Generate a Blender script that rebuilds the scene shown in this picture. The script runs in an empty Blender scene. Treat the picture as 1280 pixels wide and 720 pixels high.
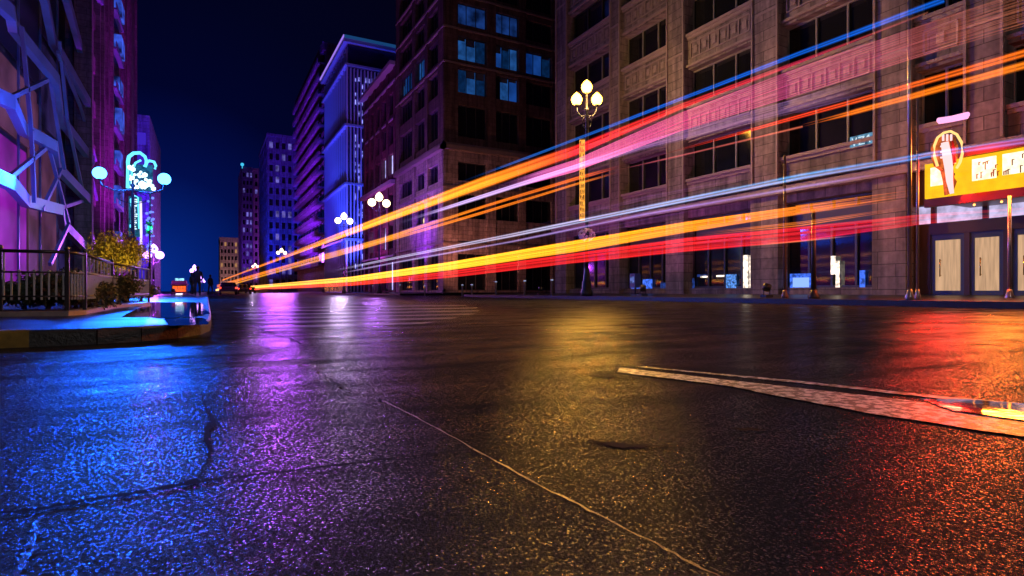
import bpy, bmesh, math, random
from mathutils import Vector, Matrix
random.seed(7)
SC = bpy.context.scene
C = SC.collection
PI = math.pi

# ------------------------------------------------------------------ camera, world, exposure
H_EYE = 0.40
F_PX, HOR, VPX = 711.0, 364.0, 258.4
YAW = math.atan((640 - VPX) / F_PX)
cd = bpy.data.cameras.new('camera'); cam = bpy.data.objects.new('camera', cd); C.objects.link(cam)
cam.location = (0, 0, H_EYE)
cam.rotation_euler = (PI / 2, 0, -YAW)
cd.sensor_width = 36.0; cd.lens = F_PX / 1280 * 36.0
cd.shift_y = 4.0 / 1280
cd.clip_end = 3000; cd.clip_start = 0.05
SC.camera = cam
cd.dof.use_dof = False
SC.cycles.transparent_max_bounces = 64

wd = bpy.data.worlds.new('World'); SC.world = wd; wd.use_nodes = True
nt = wd.node_tree
for n in list(nt.nodes): nt.nodes.remove(n)
def N(t, typ, **kw):
    n = t.nodes.new(typ)
    for k, v in kw.items(): setattr(n, k, v)
    return n
out = N(nt, 'ShaderNodeOutputWorld'); bg = N(nt, 'ShaderNodeBackground')
tc = N(nt, 'ShaderNodeTexCoord')
# glow of the city above the far end of the street, deep navy elsewhere
dot = N(nt, 'ShaderNodeVectorMath', operation='DOT_PRODUCT')
nrm = N(nt, 'ShaderNodeVectorMath', operation='NORMALIZE')
nt.links.new(tc.outputs['Generated'], nrm.inputs[0])
gd = Vector((-0.075, 1.0, 0.02)).normalized()
nt.links.new(nrm.outputs[0], dot.inputs[0]); dot.inputs[1].default_value = gd
ac = N(nt, 'ShaderNodeMath', operation='ARCCOSINE'); nt.links.new(dot.outputs['Value'], ac.inputs[0])
rp = N(nt, 'ShaderNodeValToRGB'); nt.links.new(ac.outputs[0], rp.inputs[0])
cr = rp.color_ramp
cr.elements[0].position = 0.0; cr.elements[0].color = (0.002, 0.026, 0.26, 1)
cr.elements[1].position = 1.0; cr.elements[1].color = (0.0015, 0.0010, 0.005, 1)
for p, c in ((0.08, (0.0010, 0.014, 0.16, 1)), (0.16, (0.0006, 0.0045, 0.070, 1)), (0.28, (0.0005, 0.0014, 0.022, 1)), (0.42, (0.0007, 0.0011, 0.0125, 1)), (0.62, (0.0009, 0.0009, 0.0065, 1))):
    e = cr.elements.new(p); e.color = c
nt.links.new(rp.outputs[0], bg.inputs[0]); bg.inputs[1].default_value = 1.0
nt.links.new(bg.outputs[0], out.inputs[0])
SC.view_settings.view_transform = 'Standard'; SC.view_settings.look = 'None'
SC.view_settings.exposure = 0.0; SC.view_settings.gamma = 1.0
SC.view_settings.use_curve_mapping = False

# ------------------------------------------------------------------ geometry of the place
def ray(px):
    u = (px - 640) / F_PX
    return (0.4728 + 0.881 * u, 0.881 - 0.4728 * u)
def on_x(px, X):              # distance along the street where a sight line meets the plane x = X
    a, b = ray(px); return X * b / a
def at(px, d, z=0.0):
    a, b = ray(px); return Vector((a * d, b * d, z))
def gp(px, py, z=0.0):        # a point on the ground
    return at(px, F_PX * (H_EYE - z) / (py - HOR), z)
def hz(py, d): return H_EYE + (HOR - py) / F_PX * d

# ------------------------------------------------------------------ materials
MATS = {}
def mat(name, col=(0.5, 0.5, 0.5), rough=0.6, metal=0.0, emit=None, es=1.0, bump=None, vary=0.0, vscale=2.0, spec=0.5, coat=0.0):
    if name in MATS: return MATS[name]
    m = bpy.data.materials.new(name); m.use_nodes = True
    t = m.node_tree; b = t.nodes['Principled BSDF']
    b.inputs['Base Color'].default_value = (*col, 1); b.inputs['Roughness'].default_value = rough
    b.inputs['Metallic'].default_value = metal
    b.inputs['Specular IOR Level'].default_value = spec
    b.inputs['Coat Weight'].default_value = coat
    if emit:
        b.inputs['Emission Color'].default_value = (*emit, 1); b.inputs['Emission Strength'].default_value = es
    if vary or bump:
        tc = N(t, 'ShaderNodeTexCoord')
        no = N(t, 'ShaderNodeTexNoise'); no.inputs['Scale'].default_value = vscale; no.inputs['Detail'].default_value = 6
        t.links.new(tc.outputs['Object'], no.inputs['Vector'])
        if vary:
            hs = N(t, 'ShaderNodeMix', data_type='RGBA')
            t.links.new(no.outputs['Fac'], hs.inputs[0])
            hs.inputs[6].default_value = (*[max(0, c * (1 - vary)) for c in col], 1)
            hs.inputs[7].default_value = (*[min(1, c * (1 + vary)) for c in col], 1)
            t.links.new(hs.outputs[2], b.inputs['Base Color'])
            mr = N(t, 'ShaderNodeMapRange'); mr.inputs['To Min'].default_value = max(0.05, rough - 0.15); mr.inputs['To Max'].default_value = min(1, rough + 0.15)
            t.links.new(no.outputs['Fac'], mr.inputs[0]); t.links.new(mr.outputs[0], b.inputs['Roughness'])
        if bump:
            n2 = N(t, 'ShaderNodeTexNoise'); n2.inputs['Scale'].default_value = bump[0]; n2.inputs['Detail'].default_value = 5
            t.links.new(tc.outputs['Object'], n2.inputs['Vector'])
            bp = N(t, 'ShaderNodeBump'); bp.inputs['Strength'].default_value = bump[1]; bp.inputs['Distance'].default_value = bump[2]
            t.links.new(n2.outputs['Fac'], bp.inputs['Height']); t.links.new(bp.outputs[0], b.inputs['Normal'])
    MATS[name] = m
    return m
def glow(name, col, s=1.0, patch=None):
    """something that gives off light; patch=(scale, low, high) makes the panel uneven like a real lit panel"""
    if name in MATS: return MATS[name]
    m = mat(name, (0.01, 0.01, 0.01), 0.6, emit=col, es=s, spec=0.1)
    if patch:
        t = m.node_tree; b = t.nodes['Principled BSDF']
        tc = N(t, 'ShaderNodeTexCoord'); no = N(t, 'ShaderNodeTexNoise'); no.inputs['Scale'].default_value = patch[0]; no.inputs['Detail'].default_value = 3
        mr = N(t, 'ShaderNodeMapRange'); mr.inputs['From Min'].default_value = 0.35; mr.inputs['From Max'].default_value = 0.65
        mr.inputs['To Min'].default_value = patch[1] * s; mr.inputs['To Max'].default_value = patch[2] * s
        t.links.new(tc.outputs['Object'], no.inputs['Vector']); t.links.new(no.outputs['Fac'], mr.inputs[0]); t.links.new(mr.outputs[0], b.inputs['Emission Strength'])
    return m

def wet_asphalt(name, base, grain, bumpd, rlo, rhi, coat):
    m = bpy.data.materials.new(name); m.use_nodes = True; t = m.node_tree; b = t.nodes['Principled BSDF']
    tc = N(t, 'ShaderNodeTexCoord')
    vo = N(t, 'ShaderNodeTexVoronoi'); vo.inputs['Scale'].default_value = grain
    vo2 = N(t, 'ShaderNodeTexVoronoi'); vo2.inputs['Scale'].default_value = grain * 2.1
    big = N(t, 'ShaderNodeTexNoise'); big.inputs['Scale'].default_value = 0.9; big.inputs['Detail'].default_value = 5; big.inputs['Roughness'].default_value = 0.6
    mid = N(t, 'ShaderNodeTexNoise'); mid.inputs['Scale'].default_value = 9; mid.inputs['Detail'].default_value = 4
    # wheel tracks: long shallow ruts running across the junction
    mp = N(t, 'ShaderNodeMapping'); mp.inputs['Scale'].default_value = (0.10, 2.3, 1)
    rut = N(t, 'ShaderNodeTexNoise'); rut.inputs['Scale'].default_value = 1.0; rut.inputs['Detail'].default_value = 3
    for n in (vo, vo2, big, mid, mp): t.links.new(tc.outputs['Object'], n.inputs['Vector'])
    t.links.new(mp.outputs[0], rut.inputs['Vector'])
    mr = N(t, 'ShaderNodeMapRange'); mr.inputs['From Min'].default_value = 0.3; mr.inputs['From Max'].default_value = 0.7
    mr.inputs['To Min'].default_value = rlo; mr.inputs['To Max'].default_value = rhi
    ad = N(t, 'ShaderNodeMath', operation='ADD'); ml = N(t, 'ShaderNodeMath', operation='MULTIPLY'); ml.inputs[1].default_value = 0.5
    t.links.new(big.outputs['Fac'], ad.inputs[0]); t.links.new(rut.outputs['Fac'], ad.inputs[1]); t.links.new(ad.outputs[0], ml.inputs[0])
    t.links.new(ml.outputs[0], mr.inputs[0]); t.links.new(mr.outputs[0], b.inputs['Roughness'])
    sp_ = N(t, 'ShaderNodeSeparateXYZ'); t.links.new(tc.outputs['Object'], sp_.inputs[0])
    worn = N(t, 'ShaderNodeMapRange', interpolation_type='SMOOTHSTEP'); worn.inputs['From Min'].default_value = 1.6; worn.inputs['From Max'].default_value = 8.0
    ln = N(t, 'ShaderNodeVectorMath', operation='LENGTH'); t.links.new(tc.outputs['Object'], ln.inputs[0]); t.links.new(ln.outputs['Value'], worn.inputs[0])
    wr = N(t, 'ShaderNodeMapRange'); wr.inputs['To Min'].default_value = 1.0; wr.inputs['To Max'].default_value = 1.35; t.links.new(worn.outputs[0], wr.inputs[0])
    rr_ = N(t, 'ShaderNodeMath', operation='MULTIPLY'); t.links.new(mr.outputs[0], rr_.inputs[0]); t.links.new(wr.outputs[0], rr_.inputs[1])
    wb = N(t, 'ShaderNodeMapRange'); wb.inputs['To Min'].default_value = 1.0; wb.inputs['To Max'].default_value = 0.85; t.links.new(worn.outputs[0], wb.inputs[0])
    mx = N(t, 'ShaderNodeMix', data_type='RGBA'); t.links.new(vo2.outputs['Color'], mx.inputs[0])
    mx.inputs[6].default_value = (*[c * 0.55 for c in base], 1); mx.inputs[7].default_value = (*[c * 1.6 for c in base], 1)
    t.links.new(mx.outputs[2], b.inputs['Base Color'])
    # stones standing out of the wet binder
    s1 = N(t, 'ShaderNodeMath', operation='SUBTRACT'); s1.inputs[0].default_value = 1.0; t.links.new(vo.outputs['Distance'], s1.inputs[1])
    s2 = N(t, 'ShaderNodeMath', operation='SUBTRACT'); s2.inputs[0].default_value = 1.0; t.links.new(vo2.outputs['Distance'], s2.inputs[1])
    a1 = N(t, 'ShaderNodeMath', operation='ADD'); t.links.new(s1.outputs[0], a1.inputs[0]); t.links.new(s2.outputs[0], a1.inputs[1])
    bp = N(t, 'ShaderNodeBump'); bp.inputs['Strength'].default_value = 1.0; bp.inputs['Distance'].default_value = bumpd
    t.links.new(a1.outputs[0], bp.inputs['Height']); t.links.new(wb.outputs[0], bp.inputs['Strength'])
    bp2 = N(t, 'ShaderNodeBump'); bp2.inputs['Strength'].default_value = 0.5; bp2.inputs['Distance'].default_value = 0.003
    t.links.new(mid.outputs['Fac'], bp2.inputs['Height']); t.links.new(bp.outputs[0], bp2.inputs['Normal'])
    bp3 = N(t, 'ShaderNodeBump'); bp3.inputs['Strength'].default_value = 1.0; bp3.inputs['Distance'].default_value = 0.008
    t.links.new(rut.outputs['Fac'], bp3.inputs['Height']); t.links.new(bp2.outputs[0], bp3.inputs['Normal'])
    t.links.new(bp3.outputs[0], b.inputs['Normal'])
    # a broken film of water over it
    cw = N(t, 'ShaderNodeMapRange'); cw.inputs['From Min'].default_value = 0.42; cw.inputs['From Max'].default_value = 0.62
    cw.inputs['To Min'].default_value = coat; cw.inputs['To Max'].default_value = coat * 0.15
    t.links.new(ml.outputs[0], cw.inputs[0]); t.links.new(cw.outputs[0], b.inputs['Coat Weight'])
    b.inputs['Coat Roughness'].default_value = 0.16; b.inputs['Coat IOR'].default_value = 1.33
    bc = N(t, 'ShaderNodeBump'); bc.inputs['Strength'].default_value = 0.35; bc.inputs['Distance'].default_value = bumpd
    t.links.new(a1.outputs[0], bc.inputs['Height']); t.links.new(bc.outputs[0], b.inputs['Coat Normal'])
    # binder between the stones is matt; each stone has its own polish
    sx = N(t, 'ShaderNodeSeparateColor'); t.links.new(vo.outputs['Color'], sx.inputs[0])
    sx2 = N(t, 'ShaderNodeSeparateColor'); t.links.new(vo2.outputs['Color'], sx2.inputs[0])
    pr = N(t, 'ShaderNodeMath', operation='MULTIPLY'); t.links.new(sx.outputs[0], pr.inputs[0]); t.links.new(sx2.outputs[1], pr.inputs[1])
    top_ = N(t, 'ShaderNodeMapRange'); top_.inputs['From Min'].default_value = 0.62; top_.inputs['From Max'].default_value = 0.25
    top_.inputs['To Min'].default_value = 0.0; top_.inputs['To Max'].default_value = 1.0
    t.links.new(vo.outputs['Distance'], top_.inputs[0])
    pm = N(t, 'ShaderNodeMath', operation='MULTIPLY'); t.links.new(pr.outputs[0], pm.inputs[0]); t.links.new(top_.outputs[0], pm.inputs[1])
    pk2 = N(t, 'ShaderNodeMath', operation='MULTIPLY_ADD'); t.links.new(pm.outputs[0], pk2.inputs[0]); pk2.inputs[1].default_value = 2.5 if 'asphalt' in name else 0.6; pk2.inputs[2].default_value = 0.06 if 'asphalt' in name else 0.15
    t.links.new(pk2.outputs[0], b.inputs['Specular IOR Level'])
    b.inputs['IOR'].default_value = 1.4
    if 'asphalt' in name:
        o_ = [n for n in t.nodes if n.type == 'OUTPUT_MATERIAL'][0]
        df = N(t, 'ShaderNodeBsdfDiffuse'); gl = N(t, 'ShaderNodeBsdfGlossy', distribution='BECKMANN'); fr = N(t, 'ShaderNodeFresnel'); fr.inputs['IOR'].default_value = 1.42
        t.links.new(mx.outputs[2], df.inputs['Color']); t.links.new(rr_.outputs[0], gl.inputs['Roughness'])
        t.links.new(bp3.outputs[0], df.inputs['Normal']); t.links.new(bp3.outputs[0], gl.inputs['Normal']); t.links.new(bp3.outputs[0], fr.inputs['Normal'])
        fm0 = N(t, 'ShaderNodeMath', operation='MULTIPLY'); t.links.new(fr.outputs[0], fm0.inputs[0]); t.links.new(pk2.outputs[0], fm0.inputs[1])
        wet = N(t, 'ShaderNodeTexNoise'); wet.inputs['Scale'].default_value = 1.7; wet.inputs['Detail'].default_value = 7; wet.inputs['Roughness'].default_value = .65
        wm = N(t, 'ShaderNodeMapping'); wm.inputs['Scale'].default_value = (.55, 1.5, 1); wm.inputs['Rotation'].default_value = (0, 0, .35); t.links.new(tc.outputs['Object'], wm.inputs[0]); t.links.new(wm.outputs[0], wet.inputs['Vector'])
        wq = N(t, 'ShaderNodeMapRange'); wq.inputs['From Min'].default_value = .36; wq.inputs['From Max'].default_value = .64; wq.inputs['To Min'].default_value = .30; wq.inputs['To Max'].default_value = 1.25; t.links.new(wet.outputs['Fac'], wq.inputs[0])
        fm = N(t, 'ShaderNodeMath', operation='MULTIPLY'); t.links.new(fm0.outputs[0], fm.inputs[0]); t.links.new(wq.outputs[0], fm.inputs[1]); fm.use_clamp = True
        ms = N(t, 'ShaderNodeMixShader'); t.links.new(fm.outputs[0], ms.inputs[0]); t.links.new(df.outputs[0], ms.inputs[1]); 
        g2 = N(t, 'ShaderNodeBsdfGlossy', distribution='GGX'); t.links.new(mr.outputs[0], g2.inputs['Roughness']); t.links.new(bp3.outputs[0], g2.inputs['Normal'])
        gm = N(t, 'ShaderNodeMixShader'); gm.inputs[0].default_value = 0.28; t.links.new(gl.outputs[0], gm.inputs[1]); t.links.new(g2.outputs[0], gm.inputs[2])
        t.links.new(gm.outputs[0], ms.inputs[2])
        t.links.new(ms.outputs[0], o_.inputs['Surface'])
    MATS[name] = m
    return m
asph = wet_asphalt('wet asphalt', (0.022, 0.022, 0.024), 175, 0.00060, 0.15, 0.28, 0.04)
patchm = wet_asphalt('wet patched asphalt', (0.026, 0.026, 0.03), 150, 0.00085, 0.17, 0.31, 0.04)
pave = wet_asphalt('wet concrete paving', (0.018, 0.018, 0.02), 110, 0.0012, 0.26, 0.48, 0.12)

# ------------------------------------------------------------------ mesh helpers
def add_box(bm, x0, x1, y0, y1, z0, z1):
    v = [bm.verts.new((x, y, z)) for z in (z0, z1) for y in (y0, y1) for x in (x0, x1)]
    for f in ((0, 2, 3, 1), (4, 5, 7, 6), (0, 1, 5, 4), (2, 6, 7, 3), (0, 4, 6, 2), (1, 3, 7, 5)):
        bm.faces.new([v[i] for i in f])
def add_bar(bm, a, b, r, n=8, r2=None):
    a = Vector(a); b = Vector(b); d = (b - a)
    if d.length < 1e-6: return
    q = d.to_track_quat('Z', 'Y'); r2 = r if r2 is None else r2
    A = []; B = []
    for k in range(n):
        p = Vector((math.cos(2 * PI * k / n), math.sin(2 * PI * k / n), 0))
        A.append(bm.verts.new(a + q @ (p * r))); B.append(bm.verts.new(b + q @ (p * r2)))
    for k in range(n):
        j = (k + 1) % n; f = bm.faces.new((A[k], A[j], B[j], B[k])); f.smooth = True
    bm.faces.new(A[::-1]); bm.faces.new(B)
def add_path(bm, pts, r, n=6, cols=None, layer=None):
    """round tube through points, constant radius; r may be a list"""
    pts = [Vector(p) for p in pts]; rings = []
    for i, p in enumerate(pts):
        d = (pts[min(i + 1, len(pts) - 1)] - pts[max(i - 1, 0)]).normalized()
        q = d.to_track_quat('Z', 'Y'); rr = r[i] if isinstance(r, (list, tuple)) else r
        ring = []
        for k in range(n):
            v = bm.verts.new(p + q @ (Vector((math.cos(2 * PI * k / n), math.sin(2 * PI * k / n), 0)) * rr))
            if layer is not None: v[layer] = (*cols[i], 1)
            ring.append(v)
        rings.append(ring)
    for i in range(len(rings) - 1):
        for k in range(n):
            j = (k + 1) % n
            f = bm.faces.new((rings[i][k], rings[i][j], rings[i + 1][j], rings[i + 1][k])); f.smooth = True
    bm.faces.new(rings[0][::-1]); bm.faces.new(rings[-1])
def add_lathe(bm, prof, n=16, c=(0, 0, 0)):
    rings = []
    for r, z in prof:
        rings.append([bm.verts.new((c[0] + r * math.cos(2 * PI * k / n), c[1] + r * math.sin(2 * PI * k / n), c[2] + z)) for k in range(n)])
    for i in range(len(rings) - 1):
        for k in range(n):
            j = (k + 1) % n
            f = bm.faces.new((rings[i][k], rings[i][j], rings[i + 1][j], rings[i + 1][k])); f.smooth = True
    bm.faces.new(rings[0][::-1]); bm.faces.new(rings[-1])
def obj(name, bm, m, parent=None, loc=None):
    me = bpy.data.meshes.new(name); bmesh.ops.recalc_face_normals(bm, faces=bm.faces); bm.to_mesh(me); bm.free()
    me.materials.append(m)
    o = bpy.data.objects.new(name, me); C.objects.link(o)
    if parent: o.parent = parent
    if loc: o.location = loc
    return o
def tag(o, label=None, cat=None, group=None, kind=None):
    if label: o['label'] = label
    if cat: o['category'] = cat
    if group: o['group'] = group
    if kind: o['kind'] = kind
    return o
def thing(name, label, cat, loc=(0, 0, 0), rz=0, group=None):
    o = bpy.data.objects.new(name, None); C.objects.link(o); o.location = loc; o.rotation_euler = (0, 0, rz)
    return tag(o, label, cat, group)
def copy_tree(o, parent=None):
    c = o.copy(); C.objects.link(c); c.parent = parent
    for ch in [x for x in bpy.data.objects if x.parent == o]: copy_tree(ch, c)
    return c
def B(): return bmesh.new()
def box_obj(name, x0, x1, y0, y1, z0, z1, m, parent=None):
    bm = B(); add_box(bm, x0, x1, y0, y1, z0, z1); return obj(name, bm, m, parent)
def light(name, kind, loc, col, power, parent=None, size=0.2, target=None, spot=None, blend=0.6):
    l = bpy.data.lights.new(name, kind); l.energy = power; l.color = col
    if kind == 'AREA': l.size = size
    else: l.shadow_soft_size = size
    if spot: l.spot_size = spot; l.spot_blend = blend
    o = bpy.data.objects.new(name, l); C.objects.link(o); o.location = loc
    if parent: o.parent = parent
    if target is not None:
        o.rotation_euler = (Vector(target) - Vector(loc)).to_track_quat('-Z', 'Y').to_euler()
    return o
def sheet(name, pts, z, m, thick=0.0, kind='structure'):
    bm = B(); vs = [bm.verts.new((p[0], p[1], z)) for p in pts]; f = bm.faces.new(vs)
    if f.normal.z < 0 or True:
        bmesh.ops.recalc_face_normals(bm, faces=bm.faces)
        f.normal_update()
        if f.normal.z < 0: f.normal_flip()
    if thick:
        r = bmesh.ops.extrude_face_region(bm, geom=[f])
        for v in r['geom']:
            if isinstance(v, bmesh.types.BMVert): v.co.z -= thick
    me = bpy.data.meshes.new(name); bmesh.ops.recalc_face_normals(bm, faces=bm.faces)
    if not thick and bm.faces[:][0].normal.z < 0: bm.faces[:][0].normal_flip()
    bm.to_mesh(me); bm.free(); me.materials.append(m)
    o = bpy.data.objects.new(name, me); C.objects.link(o)
    if kind: o['kind'] = kind
    return o

# ------------------------------------------------------------------ the ground
sheet('road', [(-900, -200), (900, -200), (900, 1500), (-900, 1500)], 0.0, asph)
# the older surface on the near left, lifted a little above the road, with a broken edge
edge = [gp(392, 462), gp(418, 484), gp(440, 494), gp(478, 505), gp(520, 526), gp(590, 566), gp(690, 622), gp(790, 674), gp(880, 722), gp(1010, 790), gp(1150, 860)]
jit = []
for i in range(len(edge) - 1):
    for k in range(9):
        f = k / 9; p = edge[i].lerp(edge[i + 1], f)
        jit.append(p + Vector((random.uniform(-1, 1) * 0.007, random.uniform(-1, 1) * 0.007, 0)) * (1 + 1.4 * (i < 4)))
jit.append(edge[-1])
left_side = [(1.2, -1.5), (-6, -1.5), (-6, 3.2), (-2.2, 4.6), (-0.9, 4.75), (0.1, 4.8), (0.45, 4.5), (0.52, 3.4)]
bm = B()
top = [bm.verts.new((p.x, p.y, 0.010)) for p in jit] + [bm.verts.new((x, y, 0.010 if abs(x) < 1.1 and 0 < y < 4.5 else 0.004)) for x, y in left_side]
bm.faces.new(top)
bot = [bm.verts.new((p.x + 0.010, p.y + 0.006, 0.001)) for p in jit]
for i in range(len(jit) - 1): bm.faces.new((top[i], bot[i], bot[i + 1], top[i + 1]))
o = obj('road_patch', bm, patchm); o['kind'] = 'structure'

# cracks: narrow ragged strips of black water-filled joint
crackm = mat('crack filled with grit', (0.004, 0.004, 0.005), 0.9, spec=0.1)
tarm = mat('wet joint sealer', (0.03, 0.03, 0.032), 0.22, bump=(60, 1.0, 0.004), coat=0.4)
def strip(name, pts, ws, m, z=0.0135, jitter=0.004):
    bm = B(); L = []; R = []
    P = []
    W = []
    for i in range(len(pts) - 1):
        for k in range(8):
            f = k / 8; P.append(pts[i].lerp(pts[i + 1], f)); W.append(ws[i] * (1 - f) + ws[i + 1] * f)
    P.append(pts[-1]); W.append(ws[-1])
    for i, p in enumerate(P):
        d = (P[min(i + 1, len(P) - 1)] - P[max(i - 1, 0)]).normalized(); n = Vector((-d.y, d.x, 0))
        c = p + n * random.uniform(-jitter, jitter); w = W[i] * random.uniform(0.45, 1.35) / 2
        L.append(bm.verts.new((c.x + n.x * w, c.y + n.y * w, z))); R.append(bm.verts.new((c.x - n.x * w, c.y - n.y * w, z)))
    for i in range(len(P) - 1): bm.faces.new((L[i], R[i], R[i + 1], L[i + 1]))
    bm.normal_update()
    for f in bm.faces:
        if f.normal.z < 0: f.normal_flip()
    me = bpy.data.meshes.new(name); bm.to_mesh(me); bm.free(); me.materials.append(m)
    o = bpy.data.objects.new(name, me); C.objects.link(o); o['kind'] = 'structure'; return o
strip('road_crack', [gp(-60, 654), gp(40, 647), gp(120, 632), gp(200, 620), gp(248, 608)], [0.014, 0.014, 0.014, 0.018, 0.034], crackm)
strip('road_crack', [gp(252, 609), gp(330, 600), gp(430, 588), gp(520, 576), gp(592, 568)], [0.015, 0.012, 0.012, 0.009, 0.006], crackm)
strip('road_crack', [gp(248, 606), gp(262, 575), gp(258, 545), gp(266, 532), gp(256, 512), gp(252, 495)], [0.009, 0.006, 0.018, 0.020, 0.006, 0.003], crackm)
strip('road_crack', [gp(52, 654), gp(44, 684), gp(30, 722), gp(22, 740)], [0.008, 0.010, 0.012, 0.012], tarm, jitter=0.006)
strip('road_crack', [gp(404, 472), gp(424, 486), gp(444, 496)], [0.004, 0.012, 0.004], crackm, jitter=0.008)
strip('road_hole', [gp(735, 552), gp(780, 559), gp(850, 558)], [0.01, 0.05, 0.004], crackm, z=0.004, jitter=0.004)
strip('road_hole', [gp(912, 537), gp(930, 538), gp(960, 538)], [0.01, 0.03, 0.008], crackm, z=0.004, jitter=0.004)
strip('road_hole', [gp(575, 604), gp(586, 606), gp(596, 604)], [0.006, 0.016, 0.004], crackm, jitter=0.003)
strip('road_hole', [gp(735, 470), gp(752, 472), gp(775, 470)], [0.02, 0.08, 0.02], crackm, z=0.004, jitter=0.02)
strip('road_crack', [gp(262, 388), gp(300, 396), gp(330, 414), gp(380, 430), gp(420, 436)], [0.01, 0.02, 0.02, 0.015, 0.01], crackm, z=0.0045, jitter=0.03)

seam = mat('sandy seam highlight', (0.20, 0.14, 0.09), 0.4, vary=.8, vscale=30, bump=(90, 1, .004))  # amber highlight along the patch edge, put into the strip's colour
strip('seam_highlight', edge[3:], [0.003, 0.004, 0.005, 0.005, 0.006, 0.005, 0.006, 0.006], seam, z=0.0125, jitter=0.003)
# worn white line
def worn_paint(name, col, thr, rough=0.5, scale=28):
    m = bpy.data.materials.new(name); m.use_nodes = True; t = m.node_tree; b = t.nodes['Principled BSDF']
    tc = N(t, 'ShaderNodeTexCoord'); n1 = N(t, 'ShaderNodeTexNoise'); n1.inputs['Scale'].default_value = scale; n1.inputs['Detail'].default_value = 8; n1.inputs['Roughness'].default_value = 0.7
    vo = N(t, 'ShaderNodeTexVoronoi'); vo.inputs['Scale'].default_value = 150
    t.links.new(tc.outputs['Object'], n1.inputs['Vector']); t.links.new(tc.outputs['Object'], vo.inputs['Vector'])
    mr = N(t, 'ShaderNodeMapRange'); mr.inputs['From Min'].default_value = thr; mr.inputs['From Max'].default_value = thr + 0.07
    t.links.new(n1.outputs['Fac'], mr.inputs[0])
    mx = N(t, 'ShaderNodeMix', data_type='RGBA'); t.links.new(mr.outputs[0], mx.inputs[0])
    mx.inputs[6].default_value = (0.03, 0.03, 0.032, 1); mx.inputs[7].default_value = (*col, 1)
    t.links.new(mx.outputs[2], b.inputs['Base Color']); b.inputs['Roughness'].default_value = rough
    bp = N(t, 'ShaderNodeBump'); bp.inputs['Distance'].default_value = 0.003; bp.inputs['Strength'].default_value = 1
    s = N(t, 'ShaderNodeMath', operation='SUBTRACT'); s.inputs[0].default_value = 1; t.links.new(vo.outputs['Distance'], s.inputs[1]); t.links.new(s.outputs[0], bp.inputs['Height'])
    t.links.new(bp.outputs[0], b.inputs['Normal']); b.inputs['Coat Weight'].default_value = 0.25; b.inputs['Coat Roughness'].default_value = 0.3
    MATS[name] = m; return m
paint = worn_paint('worn white road paint', (0.60, 0.59, 0.58), 0.48)
paint2 = worn_paint('very worn crossing paint', (0.07, 0.07, 0.075), 0.51, 0.6, 3)
def ragged_line(name, up, lo, z, m, n=60, j=0.006):
    bm = B(); A = []; D = []
    def along(P, f):
        f *= len(P) - 1; i = min(int(f), len(P) - 2); return P[i].lerp(P[i + 1], f - i)
    for k in range(n + 1):
        a = along(up, k / n); d = along(lo, k / n)
        A.append(bm.verts.new((a.x + random.uniform(-j, j), a.y + random.uniform(-j, j), z)))
        D.append(bm.verts.new((d.x + random.uniform(-j, j), d.y + random.uniform(-j, j), z)))
    for k in range(n): bm.faces.new((D[k], D[k + 1], A[k + 1], A[k]))
    bm.normal_update()
    for f in bm.faces:
        if f.normal.z < 0: f.normal_flip()
    me = bpy.data.meshes.new(name); bm.to_mesh(me); bm.free(); me.materials.append(m)
    o = bpy.data.objects.new(name, me); C.objects.link(o); o['kind'] = 'structure'; return o
ragged_line('road_marking', [gp(775, 460.5), gp(960, 482), gp(1130, 501), gp(1300, 524), gp(1500, 550)], [gp(770, 466), gp(905, 483), gp(1090, 519), gp(1300, 551), gp(1500, 585)], 0.005, paint)
ragged_line('road_marking', [gp(800, 459), gp(1000, 477.5), gp(1150, 494), gp(1300, 508)], [gp(800, 460), gp(1000, 480), gp(1150, 497), gp(1300, 512)], 0.005, paint)
# crossing bars, almost worn away
for k, (y0, y1, x1) in enumerate(((6.6, 6.95, 2.6), (7.6, 8.0, 3.4), (8.8, 9.2, 4.2), (10.2, 10.7, 5.0), (12.0, 12.6, 5.8), (14.4, 15.1, 6.6))):
    x0 = 0.45 + 0.1 * (k % 2)
    ragged_line('crosswalk_bar', [Vector((x0, y1, 0)), Vector((x1, y1, 0))], [Vector((x0 + .05, y0, 0)), Vector((x1 - .3, y0, 0))], 0.004, paint2, 40, 0.03)
# puddle lying along the white line
water = mat('still water', (0.008, 0.008, 0.01), 0.03, bump=(7, 0.15, 0.004), spec=0.6)
def blob(name, pts, z, m, n=48, j=0.1):
    c = sum((Vector(p) for p in pts), Vector()) / len(pts)
    P = []
    for i in range(len(pts)):
        a, b = Vector(pts[i]), Vector(pts[(i + 1) % len(pts)])
        for k in range(n // len(pts)):
            f = k / (n // len(pts)); q = a.lerp(b, f); P.append(c + (q - c) * random.uniform(1 - j, 1 + j))
    o = sheet(name, [(p.x, p.y) for p in P], z, m); return o
blob('puddle', [gp(1150, 501), gp(1210, 502), gp(1310, 510), gp(1350, 534), gp(1290, 530), gp(1190, 516)], 0.009, water, j=0.03)
blob('puddle', [gp(186, 384), gp(250, 384), gp(262, 405), gp(236, 412), gp(150, 411)], 0.0, water, j=0.05).location.z = 0.126
blob('puddle', [gp(205, 414), gp(255, 412), gp(262, 424), gp(212, 427)], 0.0, water, j=0.05).location.z = 0.126

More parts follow.
